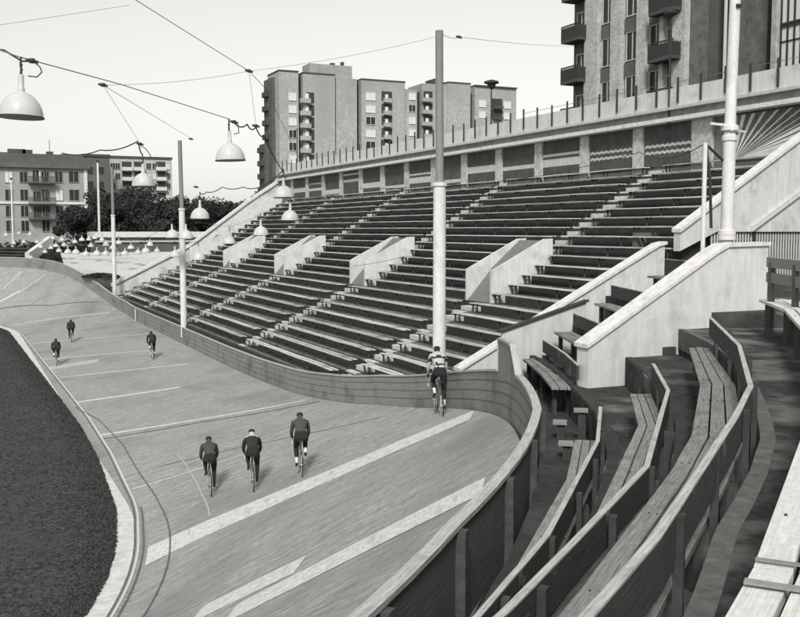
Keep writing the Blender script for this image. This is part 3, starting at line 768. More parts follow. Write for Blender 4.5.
def cable(name,label,pts,r=.012,sag=0,n=16,cat='cable',m='cable',group=None):
    P=[]
    pts=[Vector(p) for p in pts]
    for a,b in zip(pts,pts[1:]):
        for i in range(n):
            t=i/n;q=a.lerp(b,t);q.z-=sag*4*t*(1-t);P.append(q)
    P.append(pts[-1]);c=pts[0].copy();mb=MB();mb.tube([p-c for p in P],r*.75,5);o=mb.build(name,M[m],None,label=label,cat=cat,group=group);o.location=c;return o
LG='enamel lamps hung over the track'
t1=lamp(21,118,43,'largest white bell lamp at the left edge of the sky',LG)
t2=lamp(230.5,161,29.5,'bell lamp hanging in the open sky left of the apartment block',LG)
t3=lamp(143.5,187,23,'bell lamp hanging in front of the far pale building with balconies',LG)
t4=lamp(200,219,19,'bell lamp hanging over the tree tops beside the slim pole',LG)
t5=lamp(284,198,20.5,'bell lamp hanging at the far top corner of the grandstand',LG)
t6=lamp(290,221,18,'bell lamp hanging directly below the one at the grandstand corner',LG)
t7=lamp(261,235.5,15.5,'bell lamp over the grandstand rows, left of the pair at the top corner',LG)
t8=lamp(229.5,244,12.5,'small bell lamp over the rows left of the third stair opening',LG)
t9=lamp(172.5,238,14,'bell lamp just left of the slim pole, left one of a touching pair',LG)
t10=lamp(186,239,15,'bell lamp right against the slim pole, right one of a touching pair',LG)
t11=lamp(199,260,13.5,'small bell lamp low in front of the farthest stair opening',LG)
t12=lamp(175,257,11,'small bell lamp left of the slim pole over the sloping far end wall',LG)
far=[(6,236,4.5),(19,234,4),(31,259,5),(30,235,4.5),(37,243,4.5),(45,253,5),(51,249,5),(56,247,5.5),(53,239,4.5),(62,241,5.5),(68,253.5,7.5),(76,254,8),(75,243,5.5),(86,256,8),(82,241,6),(97,255.5,8.5),(89,240.5,5.5),(95,239,5.5),(106,246,6.5),(113,249,7),(125,255,7.5),(138,254,7),(146,253,9),(157,252,6),(91,247,6),(102,241,5.5),(119,244,6),(131,249,7),(117,256,8),(106,255.5,8),(59,252,6),(64,246,5.5),(41,248,5),(24,243,4.5),(14,244,4.5),(150,246,7)]
far=sorted(far);pts=[]
LT=[]
for i,(px,py,w) in enumerate(far):
    k=ORD[i] if i<18 else ORD[len(far)-1-i]
    lab='tiny distant bell lamp over the far bend, '+(k+' from the left' if i<18 else (k+' from the right' if i<len(far)-1 else 'the rightmost'))
    LT.append(lamp(px,py,w,lab,'tiny distant lamps over the far bend'))
TT=[t3+Vector((0,0,.05))]
# wires: support ropes and feed cables
WG='overhead wires above the track'
cable('support_wire','long steel wire from the left edge down to the second bell lamp',[atD(-60,29,19),t1,atD(120,84,24),t2],.016,m='wire',cat='wire',group=WG)
cable('feed_cable','thick sagging cable reaching the largest lamp from the left edge',[atD(-30,48,19.5),atD(4,50,19.8),atD(22,61,19.8),atD(33,61,19.8)],.028,.0)
cable('cable_loop','curled cable end beside the hook of the largest lamp',[atD(33,61,19.8),atD(40,67,19.8),atD(42,72,19.8),atD(37,77,19.8),atD(28,76,19.8)],.018,0,4)
cable('cable_loop','curled cable end beside the hook of the second bell lamp',[atD(234,122,29),atD(238,124,29),atD(239,133,29),atD(234,134,29)],.02,0,4)
cable('feed_cable','dark cable from the second bell lamp to its junction at the apartment block',[atD(234,122,29),atD(247,124,30),atD(256,127,31),atD(264,136,32),atD(284,172,43)],.03,.12)
cable('feed_cable','dark cable running left from the third bell lamp across the building roofs',[atD(62,153,38),atD(100,150,36),atD(138,141,33.4),t3],.032,.12)
cable('feed_cable','wavy cable between the bell lamp over the trees and the grandstand corner',[t4,atD(206,192,46),atD(222,187,46),atD(243,187,46),atD(262,186,45),t5],.03,.1)
cable('cable_loop','curled cable end at the hook of the third bell lamp',[atD(140,145,33.4),atD(146,149,33.4),atD(151,156,33.4),atD(148,160,33.4)],.022,0,4)
cable('support_wire','steel wire slanting from the top edge to the clip near the apartment block',[atD(120,-10,24),atD(249,71,30)],.014,m='wire',cat='wire',group=WG)
cable('support_wire','short steel wire below the clip, reaching toward the apartment block',[atD(249,71,30),atD(265,88,34),atD(300,160,60)],.014,m='wire',cat='wire',group=WG)
cable('support_wire','thin wire dropping from the clip in the sky to the cable junction',[atD(249,71,30),atD(256,126,31)],.008,m='wire',cat='wire',group=WG)
cable('support_wire','thin level wire from the sky clip on the left across to the tall pole top',[atD(103,85,26),atD(249,71,30),p1.location+Vector((0,0,12.0))],.008,.1,m='wire',cat='wire',group=WG)
cable('support_wire','faint wire rising from the left edge toward the top of the sky',[atD(-20,28,40),atD(130,5,44)],.012,m='wire',cat='wire',group=WG)
cable('support_wire','thin wire from the tall pole top across to the pilastered building',[p1.location+Vector((0,0,12.1)),atD(460,37,36),atX(574,46,44)],.012,.1,m='wire',cat='wire',group=WG)
cable('support_wire','fan wire from the left sky clip down to the third bell lamp',[atD(103,85,26),atD(138,140,33.4)],.008,m='wire',cat='wire',group=WG)
cable('support_wire','fan wire from the left sky clip down toward the slim pole',[atD(103,85,26),atD(192,139,50)],.011,m='wire',cat='wire',group=WG)
cable('support_wire','wire strung along the grandstand in front of the back wall',[atD(284,180,44),atD(440,185,38),atD(640,152,30),Vector((13.72,15.2,10.03))],.014,.25,m='cable',cat='wire',group=WG)
cable('support_wire','loose wire crossing the second stair opening up to the tall pole',[atD(354,266,52),atD(406,256,45),atD(431,257,31)],.014,.05,m='cable',cat='wire',group=WG)
lowp=[LT[i] for i in range(len(far)) if far[i][1]>250];lowp.sort(key=lambda p:p.x)
hip=[LT[i] for i in range(len(far)) if far[i][1]<=250];hip.sort(key=lambda p:p.x)
cable('support_wire','wire carrying the lower row of tiny distant lamps',[t11,t12]+lowp[::-1],.02,.1,n=6,m='wire',cat='wire',group=WG)
cable('support_wire','wire carrying the upper row of tiny distant lamps',[t9]+hip[::-1],.02,.1,n=6,m='wire',cat='wire',group=WG)
cable('support_wire','wire from the grandstand corner lamp down to the lamps over the rows',[t5,t6,t7,t8,t10],.012,.1,m='wire',cat='wire',group=WG)
for (px,py,d,lab) in [(103,85,26,'small dark wire clip in the sky above the left building'),(249,71,30,'small dark wire clip in the sky near the apartment block roof'),(459,37,36,'small dark wire clip in the sky right of the tall pole top'),(256,126,31,'dark cable junction right of the second bell lamp'),(32,61,19.8,'dark cable junction beside the hook of the largest lamp'),(234,122,29,'dark round cable end beside the hook of the second bell lamp'),(140,144,33.4,'dark cable junction above the third bell lamp'),(284,177,43.5,'dark cable junction above the lamp at the grandstand corner'),(196,187,46,'dark tangled cable junction above the lamp over the trees'),(191,139,50,'small dark wire clip in the sky right of the slim pole top')]:
    mb=MB();mb.lathe([(0,-.05),(.06,-.04),(.075,0),(.06,.05),(0,.06)],8);mb.bar((-.12,0,.02),(.12,0,-.02),.05,.06);o=mb.build('cable_junction',M['dark'],None,label=lab,cat='cable fitting',group='fittings on the overhead wires');o.location=atD(px,py,d)
# ------------------------------------------------------------------ far bend: terraces, pale embankment, pavilion
fb=empty('far_terrace',tuple(tpos(100,9))+(0,),label='dark stepped terrace around the far bend of the track, left edge of the picture',cat='terrace')
def frel(p):return Vector(p)-fb.location
mb=MB()
for k in range(7):
    secs=[]
    for i in range(30):
        u=Y1-Y0+TH(41)*RI+i*2.2;a=tpos(u,FIN+.6+k*.8);b=tpos(u,FIN+.6+(k+1)*.8+.02);z=4.4+k*.32
        secs.append([frel((a[0],a[1],0)),frel((b[0],b[1],0)),frel((b[0],b[1],z)),frel((a[0],a[1],z))])
    mb.loft(secs)
mb.build('terrace_steps',M['concrete_dark'],fb)
for k in range(6):
    mb=MB();secs=[]
    for i in range(29):
        u=Y1-Y0+TH(41)*RI+1+i*2.2;a=tpos(u,FIN+.9+k*.8);b=tpos(u,FIN+1.2+k*.8);z=4.8+k*.32
        secs.append([frel((a[0],a[1],z-.05)),frel((b[0],b[1],z-.05)),frel((b[0],b[1],z)),frel((a[0],a[1],z))])
    mb.loft(secs);mb.build('bench_row',M['post_mid'],fb)
wa=atD(27,253,99);wb=atD(50,236,103)
q=empty('far_wing_wall',(wa.x,wa.y,0),label='short white sloping wall among the tiny lamps on the far bend',cat='wall')
d=(wb-wa);n=Vector((-d.y,d.x,0)).normalized()*.25
mb=MB();mb.prism([(0,0,wa.z-1.9),(0,0,wa.z),(d.x,d.y,wb.z),(d.x,d.y,wb.z-1.3)],n*-1,n);mb.build('wall_face',M['white'],q)
# pale embankment
inner=[];outer=[]
for i in range(19):
    u=u_of_Y(92.6)+(Y1-Y0+TH(27.5)*RI-u_of_Y(92.6))*i/18;x,y=tpos(u,FIN+.3);inner.append(Vector((x,y,ftop(u)-.12)))
    outer.append(Vector((25,92.5,4.6)).lerp(Vector((27,110,5.8)),i/5) if i<5 else Vector((27-16.7*(i-5)/13,110,5.85)))
mb=MB();vs=[];fs=[];nj=8
for a,b in zip(inner,outer):
    for j in range(nj+1):
        p=a.lerp(b,j/nj)
        if 0<j<nj:p.z+=.03*noise.noise(p*.7)
        vs.append(p)
for i in range(18):
    for j in range(nj):
        q=i*(nj+1)+j;fs.append((q,q+1,q+nj+2,q+nj+1))
mb.add(vs,fs);mb.build('embankment',M['sand'],kind='structure')
mb=MB();rr=random.Random(2)
for i in range(2600):
    a=rr.uniform(0,2*PI);q=math.sqrt(rr.random());x=math.cos(a)*q*1.7;y=math.sin(a)*q*2.4;z=rr.uniform(0,.32)*(1-q*q)+.03
    s=.09;n=Vector((rr.gauss(0,1),rr.gauss(0,1),rr.gauss(0,1)+1)).normalized();b=n.orthogonal().normalized();c_=n.cross(b);P=Vector((x,y,z));mb.add([P-b*s,P+c_*s,P+b*s,P-c_*s],[(0,1,2,3)])
o=mb.build('hollow_shadow_patch',M['leaf'],None,label='dark low oval patch standing for a shadowed hollow in the pale embankment behind the fence',cat='shadow patch');  # leaf clump added in place of a hollow's dark shadow
vv=ray(100,279)
# place on the embankment where that sight line meets it
best=min(((a.lerp(b,t)) for a,b in zip(inner,outer) for t in [k*.02 for k in range(3,40)]),key=lambda p:(Vector((vv.x,vv.y,vv.z)).normalized().cross(p-Vector((0,0,H)))).length)
o.location=best+Vector((0,0,.02));o.rotation_euler=(0,0,0)
pv=empty('low_pavilion',(9,113.5,0),label='long low flat-roofed pavilion with a white fascia beyond the pale embankment',cat='pavilion')
mb=MB();mb.box(5.5,30,.3,5,0,7.45);mb.build('wall',M['plaster_dark'],pv)
mb=MB();mb.box(5.2,30.2,0,5.4,7.46,8.1);mb.build('fascia',M['coping'],pv)
mb=MB();mb.box(5.4,30,.1,.25,6.9,7.1);mb.build('rail',M['stripe'],pv)
hd=MB();rr=random.Random(8)
for i in range(5200):
    x=rr.uniform(-30,14);z=rr.uniform(3,6.9+.5*noise.noise(Vector((x*.5,0,0))));y=122+rr.uniform(-1,1)
    s=.22;a=Vector((rr.gauss(0,1),rr.gauss(0,1),rr.gauss(0,1))).normalized();b=a.orthogonal().normalized();c_=a.cross(b)
    P=Vector((x,y,z));hd.add([P-b*s,P+c_*s,P+b*s,P-c_*s],[(0,1,2,3)])
hd.box(-30,14,121.6,122.4,0,6.3)
hd.build('clipped_hedge',M['leaf'],label='dark hedge behind the tiny lamps below the left plastered building',cat='hedge')
# ------------------------------------------------------------------ trees
def tree(label,x,y,h,r,n,seed,leaf=.35,group='trees beyond the far bend',zb=0):
    rr=random.Random(seed);root=empty('leafy_tree',(x,y,zb),label=label,cat='tree',group=group)
    tk=MB();th=h*.42;tk.tube([(0,0,0),(.1,0,th*.5),(0,.1,th),(rr.uniform(-.3,.3),0,h*.8)],[.3,.25,.2,.06],8)
    cl=[]
    for i in range(13):
        a=rr.uniform(0,2*PI);q=rr.uniform(.1,.8)*r;z=rr.uniform(.38,.92)*h;q*=1.15-((z/h-.55)**2)*2.2
        c=Vector((math.cos(a)*q,math.sin(a)*q,z));cl.append((c,rr.uniform(.25,.48)*r))
        if i<7: tk.tube([(0,0,th*rr.uniform(.6,1.)),c*.6+Vector((0,0,th*.4)),c],[.12,.07,.03],5)
    tk.build('trunk',M['bark'],root)
    mb=MB()
    for i in range(n):
        c,cr=cl[rr.randrange(len(cl))];v=Vector((rr.gauss(0,1),rr.gauss(0,1),rr.gauss(0,1))).normalized()*cr*rr.uniform(.45,1.12);v.z*=.8
        P=c+v;s=leaf*rr.uniform(.5,1.2);a=(v.normalized()+Vector((rr.uniform(-1,1),rr.uniform(-1,1),rr.uniform(-.5,1)))).normalized();b=a.orthogonal().normalized();c_=a.cross(b)
        mb.add([P-b*s,P+c_*s*.7,P+b*s,P-c_*s*.7],[(0,1,2,3)])
    mb.build('crown',M['leaf'],root)
    return root
tl=[(92,196,135),(108,190,138),(122,183,136),(134,186,134),(148,192,132),(160,199,134),(172,203,130),(186,202,136),(198,194,140),(212,196,138),(226,198,134),(240,192,136),(252,186,132),(264,190,136),(80,200,150),(116,176,148)]
names=['tree behind the pale mast','tree second to the right of the pale mast','tree in front of the far pale building, left side','tree below the third bell lamp','tree right of the third bell lamp','tree at the right foot of the far pale building','tree left of the slim pole','tree behind the slim pole','tree behind the lamp over the tree tops','tree right of the slim pole in the open gap','tree left of the sloping grandstand end','tree just above the sloping grandstand coping','tree touching the sloping coping near the top corner','tree behind the grandstand top corner','tree at the right corner of the left plastered building','tall tree rising behind the pale mast row']
for i,(px,ty,d) in enumerate(tl):
    p=atD(px,ty,d);tree('dark leafy '+names[i],p.x,p.y,p.z,4.2+.6*math.sin(i*2.1),8000,100+i,leaf=.21)
for i,(px,ty,d) in enumerate([(398,128,84),(408,122,86),(419,125,88),(389,139,82)]):
    p=atD(px,ty+4,d);tree('small dark tree top showing above the parapet, '+['second from left','tallest of the group','rightmost of the group','lowest at the left'][i],p.x,p.y,p.z,2.0,2500,200+i,leaf=.12,group='tree tops above the grandstand parapet')
# ------------------------------------------------------------------ buildings
def window(parent,x,z,w,h,y,has_curtain,fr='frame',bars=1,axis='Y'):
    """window in a facade facing -Y (axis Y) or facing -X (axis X): y is then the facade coordinate"""
    mb=MB();t=.08;pj=.10
    def bx(m,a0,a1,z0,z1,d0,d1):
        if axis=='Y': m.box(a0,a1,y-d1,y-d0,z0,z1)
        else: m.box(y-d1,y-d0,a0,a1,z0,z1)
    bx(mb,x-w/2-t,x+w/2+t,z+h,z+h+t,0,pj);bx(mb,x-w/2-t,x+w/2+t,z-t,z,0,pj+.06)
    bx(mb,x-w/2-t,x-w/2,z,z+h,0,pj);bx(mb,x+w/2,x+w/2+t,z,z+h,0,pj)
    for b in range(bars): xx=x-w/2+w*(b+1)/(bars+1);bx(mb,xx-.04,xx+.04,z,z+h,.01,.07)
    f=mb.build('window',M[fr],parent);g=MB();bx(g,x-w/2,x+w/2,z,z+h,.0,.03);g.build('pane',M['curtain' if has_curtain else 'glass'],f);return f  # some panes take a pale curtain tone, the rest dark glass
# pale apartment block, facade facing the camera side
ab=empty('apartment_block',(66.7,210,0),label='big pale brick apartment block with columns of loggias behind the grandstand',cat='apartment building')
X_=lambda px:atY(px,90,210).x-66.7
def abx(name,px0,px1,z1,dy0,m,z0=0,dy1=8.5):
    mb=MB();mb.box(X_(px0),X_(px1),dy0,dy1,z0,z1);return mb.build(name,M[m],ab)
abx('wall',279,298.5,43.6,0,'brick');abx('wall',303,335,43.5,0,'brick');abx('wall',336.5,357.5,43.1,.4,'brick')
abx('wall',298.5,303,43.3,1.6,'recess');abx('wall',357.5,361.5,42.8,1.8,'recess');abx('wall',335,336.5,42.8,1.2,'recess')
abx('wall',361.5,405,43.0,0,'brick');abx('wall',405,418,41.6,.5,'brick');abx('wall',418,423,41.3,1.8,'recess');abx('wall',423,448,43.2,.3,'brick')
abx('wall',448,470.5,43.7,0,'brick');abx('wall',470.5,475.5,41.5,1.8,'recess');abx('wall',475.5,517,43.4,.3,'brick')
abx('roof_house',314,357,46.4,3,'plaster',z0=43.0,dy1=8);abx('roof_house',440,447,45.,3,'roof',z0=43,dy1=8)
abx('roof_edge',278.6,298.9,43.95,-.15,'roof',z0=43.65);abx('roof_edge',302.6,335.3,43.8,-.15,'roof',z0=43.52);abx('roof_edge',361.3,405.3,43.3,-.15,'roof',z0=43.02);abx('roof_edge',447.7,470.8,44.0,-.15,'roof',z0=43.72);abx('roof_edge',475.2,517.3,43.7,-.15,'roof',z0=43.42)
mb=MB();mb.box(-.6,X_(279)-.02,3,9,0,42.6);mb.build('end_wall',M['brick_dark'],ab)
mb=MB();mb.box(-1.6,-.62,5,10,0,28);mb.build('end_wall',M['brick_dark'],ab)
for k in range(4):
    mb=MB();mb.box(-1.3,-.63,5,8.5,29+k*3.2,30.2+k*3.2);mb.build('end_balcony',M['roof'],ab)
for k in range(7):
    mb=MB();mb.box(-2.4,-1.62,6,9,8+k*3,9.2+k*3);mb.build('end_balcony',M['roof'],ab)
for px,r,z in ((341,.5,47.2),(351,.3,47.6),(466.5,1.1,44.8),(455,.5,44.6)):
    mb=MB();mb.box(X_(px)-r,X_(px)+r,5,6,43.2,z);mb.build('chimney',M['roof'],ab)
ZR=[atY(297,y,210).z for y in (96,108.5,121,133.5,146,158.5)]
for k,zr in enumerate(ZR):
    window(ab,X_(292.3),zr-1.0,1.7,1.7,210-210,k<3 or k==5)
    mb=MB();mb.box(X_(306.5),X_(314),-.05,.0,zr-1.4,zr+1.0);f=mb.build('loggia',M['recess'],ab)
    mb=MB();mb.box(X_(299.5),X_(309.5),-1.0,-.06,zr-1.5,zr-.5);mb.build('balcony',M['brick'],f)
    g=MB();g.box(X_(305),X_(308.5),-.12,-.055,zr-.4,zr+.7);g.build('pane',M['curtain'],f)
for k,y in enumerate((96,108.5,120.5,133,145)):
    zr=atY(370,y,210).z
    window(ab,X_(370.5),zr-.9,2.3,1.7,0,k in(0,1,3))
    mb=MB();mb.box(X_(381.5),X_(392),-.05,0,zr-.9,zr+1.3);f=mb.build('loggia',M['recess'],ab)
    mb=MB();mb.box(X_(383),X_(390),-1.0,-.06,zr-1.3,zr-.35);mb.build('balcony',M['brick'],f)
    g=MB();g.box(X_(385),X_(388),-.12,-.055,zr-.3,zr+.6);g.build('pane',M['curtain'],f)
for k,y in enumerate((96,108,120,132)):
    zr=atY(420,y,210).z
    window(ab,X_(413),zr-.9,1.7,1.6,.5,k!=1)
    mb=MB();mb.box(X_(424),X_(433),.24,.3,zr-.9,zr+1.3);f=mb.build('loggia',M['recess'],ab)
    mb=MB();mb.box(X_(421.5),X_(431),-.8,.23,zr-1.3,zr-.4);mb.build('balcony',M['brick'],f)
    g=MB();g.box(X_(426),X_(429),.14,.235,zr-.3,zr+.6);g.build('pane',M['curtain'],f)
for k,y in enumerate((104,115)):
    zr=atY(500,y,210).z
    window(ab,X_(483),zr-.9,1.7,1.7,.3,True);window(ab,X_(508),zr-.9,1.9,1.7,.3,True)
    mb=MB();mb.box(X_(492),X_(503),.24,.3,zr-.9,zr+1.3);f=mb.build('loggia',M['recess'],ab)
    mb=MB();mb.box(X_(493),X_(502),-.8,.23,zr-1.2,zr-.5);mb.build('balcony',M['roof'],f)
# left plastered building
lb=empty('plastered_house',(-40,195,0),label='old plastered four storey building with a cornice and wide balconies at the left edge',cat='building')
LX=lambda px:atY(px,190,195).x+40
zc=atY(40,168,195).z
mb=MB();mb.box(0,LX(87),0,14,0,zc);mb.build('wall',M['plaster'],lb)
mb=MB();mb.box(-.5,LX(87)+.6,-.7,14.5,zc+.005,zc+.8);mb.build('cornice',M['plaster_dark'],lb)
mb=MB();mb.prism([(0,.2,zc+.81),(0,14,zc+.81),(0,10,zc+2.9),(0,3.5,zc+2.9)],(0,0,0),(LX(86),0,0));mb.build('roof',M['roof'],lb)
for px,w,hh in ((20,1.6,3.9),(31,.9,3.8),(54,.6,3.6),(72,1.3,3.2),(7,.8,3.2)):
    mb=MB();mb.box(LX(px)-w,LX(px)+w,6,8,zc+2.,zc+hh);mb.build('chimney',M['roof'],lb)
mb=MB();mb.tube([(LX(54),7,zc+3.4),(LX(54),7,zc+6)],.06,5);mb.build('aerial',M['dark'],lb)
mb=MB();z_=atY(40,203,195).z;mb.box(-.1,LX(87)+.15,-.25,-.01,z_-.2,z_+.25);mb.build('stringcourse',M['coping'],lb)
mb=MB();mb.box(LX(84.2),LX(87)+.08,-.12,-.005,0,zc-.01);mb.build('quoin',M['coping'],lb)
for k,y in enumerate((177,195,211,226)):
    for px in (9,24,31,38,45,59,74):
        zr=atY(px,y,195).z
        if px in (31,38) : continue
        window(lb,LX(px),zr-1.,1.3 if px!=74 else 1.7,2.0,0,(k,px) in ((1,59),(0,9)),fr='plaster')
for k,y in enumerate((182,203,218)):
    zr=atY(41,y,195).z
    mb=MB();mb.box(LX(28),LX(55),-1.5,-.02,zr-.35,zr-.1);bal=mb.build('balcony',M['roof'],lb)
    mb=MB()
    for i in range(26): xx=LX(28)+(LX(55)-LX(28))*i/25;mb.box(xx-.05,xx+.05,-1.48,-1.4,zr-.1,zr+.9)
    mb.box(LX(28),LX(55),-1.5,-1.38,zr+.9,zr+1.0);mb.build('railing',M['roof'],bal)
    for px in (36,42,47):
        window(lb,LX(px),zr+.05,1.0,2.1,0,px==42 and k==0,fr='plaster')
# dark and pale houses behind
db=empty('dark_house',(atY(84,200,245).x,245,0),label='dark narrow building wedged behind the left plastered building',cat='building')
mb=MB();mb.box(0,6.2,0,10,0,26.0);mb.build('wall',M['plaster_dark'],db)
mb=MB();mb.box(-.2,6.4,-.3,10.2,26.01,26.6);mb.build('roof',M['roof'],db)
for zz in (15,18.5,22):
    window(db,1.6,zz,1.1,1.5,0,False,fr='plaster_dark');window(db,4.2,zz,1.1,1.5,0,False,fr='plaster_dark')
pb=empty('pale_house',(atY(108,200,255).x,255,0),label='light apartment house with rows of balconies seen between the dark trees',cat='building')
PX=lambda px:atY(px,180,255).x-pb.location.x
mb=MB();mb.box(0,PX(172),0,12,0,26.6);mb.build('wall',M['pil'],pb)
mb=MB();mb.box(-.2,PX(172)+.2,-.3,12.2,26.61,27.1);mb.build('roof',M['roof'],pb)
for k,y in enumerate((166,176,186,197,208)):
    for px in (113,118,149,155,168): 
        zr=atY(px,y,255).z;window(pb,PX(px),zr-.8,1.1,1.5,0,(px+k)%3==0,fr='pil')
    for px in (127,139,161):
        zr=atY(px,y,255).z;mb=MB();mb.box(PX(px)-1.2,PX(px)+1.2,-.05,0,zr-.9,zr+1.1);f=mb.build('loggia',M['recess'],pb)
        mb=MB();mb.box(PX(px)-1.3,PX(px)+1.3,-1.1,-.06,zr-1.2,zr-.3);mb.build('balcony',M['coping'],f)
# tall pilastered building on the right (facade towards the track)
rbx=44.
rb_=empty('pilastered_building',(rbx,50.4,0),label='tall stone building with pilasters, narrow windows and iron balconies at the top right',cat='building')
HB=46.
def rbb(name,y0,y1,x0,x1,z0,z1,m,parent=None):
    mb=MB();mb.box(x0-rbx,x1-rbx,y0-50.4,y1-50.4,z0,z1);return mb.build(name,M[m],parent or rb_)
YY=lambda px,y=50:atX(px,y,rbx).y
rbb('wall',YY(690),YY(574),rbx,rbx+14,0,HB,'brick_mid')
for p0,p1 in ((589,602),(615,625),(641,650),(664,668),(689.5,677)):
    y1,y0=YY(p0),YY(p1)
    if y0>y1:y0,y1=y1,y0
    rbb('pilaster',y0,y1,rbx-.45,rbx-.005,0,HB,'pil')
zref=atX(611,47,rbx).z
FLH=atX(611,47,rbx).z-atX(611,90,rbx).z
def rwin(px,z,w,h,has_curtain=0):
    window(rb_,YY(px)-50.4,z,w,h,0,has_curtain,axis='X',bars=1,fr='stripe')
for k in range(-3,6):
    for px in (608.5,633,657):
        zz=zref-1.3+FLH*k
        if zz<2:continue
        rwin(px,zz,1.25,FLH*.62)
        rbb('spandrel',YY(px)-.85,YY(px)+.85,rbx-.12,rbx-.005,zz-FLH*.36,zz-.14,'plaster_dark')
    for px,hw in ((582,1.15),(673.5,1.25)):
        zz=(atX(px,84,rbx).z if px<600 else atX(px,62,rbx).z)+FLH*k
        if zz<2:continue
        yc=YY(px)
        b=rbb('balcony',yc-hw,yc+hw,rbx-1.15,rbx-.005,zz,zz+.22,'roof')
        mb=MB()
        for i in range(13):
            yy=yc-hw+2*hw*i/12;mb.box(-1.13,-1.09,yy-50.4-.03,yy-50.4+.03,zz+.22,zz+1.2)
        for i in range(6):
            xx=-1.1+i*.22
            for s in (-hw+.03,hw-.03): mb.box(xx-.02,xx+.02,yc+s-50.4-.02,yc+s-50.4+.02,zz+.22,zz+1.2)
        mb.box(-1.15,-1.07,yc-hw-50.4,yc+hw-50.4,zz+1.2,zz+1.28)
        mb.box(-1.12,-1.10,yc-hw-50.4+.05,yc+hw-50.4-.05,zz+.25,zz+1.1)
        for s in (-hw+.05,hw-.05): mb.box(-1.08,-.1,yc+s-50.4-.01,yc+s-50.4+.01,zz+.25,zz+1.1)
        mb.build('railing',M['dark'],b)
        window(rb_,yc-50.4,zz+.3,1.0,FLH*.62,0,0,axis='X',fr='stripe')
# recessed bay and the projecting wing nearer to the camera
rbb('wall',YY(700),YY(690)-.005,rbx+1.5,rbx+14,0,HB,'plaster_dark')
rbb('wall',YY(716),YY(700)-.005,rbx+2.2,rbx+14,0,HB,'plaster_dark')
rbb('downpipe',YY(713)-.06,YY(713)+.06,rbx+.9,rbx+1.05,0,HB,'frame')
rbb('wall',YY(754),YY(716)-.005,rbx+1.0,rbx+14,0,HB,'brick_mid')
rbb('wall',YY(768),YY(754)-.005,rbx+1.6,rbx+14,0,HB,'brick_dark')  # shadow in the setback put into the dark brick tone
rbb('wall',YY(773),YY(768)-.005,rbx+.2,rbx+14,0,HB,'brick')
rbb('wall',30,YY(773)-.005,rbx+.6,rbx+14,0,HB,'brick_dark')
for k in range(-3,5):
    for px in (788,816,844):
        zz=atX(px,72,rbx+.6).z+FLH*k*.93
        if zz<2: continue
        w=2.0;yc=atX(px,50,rbx+.6).y-50.4
        mb=MB();mb.box(.6-.12,.6-.02,yc-w/2-.1,yc+w/2+.1,zz-.12,zz);mb.box(.48,.58,yc-w/2-.1,yc+w/2+.1,zz+2.6,zz+2.72)
        for i in range(5): yy=yc-w/2+w*i/4;mb.box(.5,.59,yy-.06,yy+.06,zz,zz+2.6)
        mb.box(.5,.59,yc-w/2,yc+w/2,zz+1.75,zz+1.83);f=mb.build('window',M['dark'],rb_)
        g=MB();g.box(.55,.585,yc-w/2,yc+w/2,zz,zz+2.6);g.build('pane',M['curtain'],f)
rbb('cornice',30,YY(574)+.3,rbx-.6,rbx+14.5,HB,HB+1,'plaster')
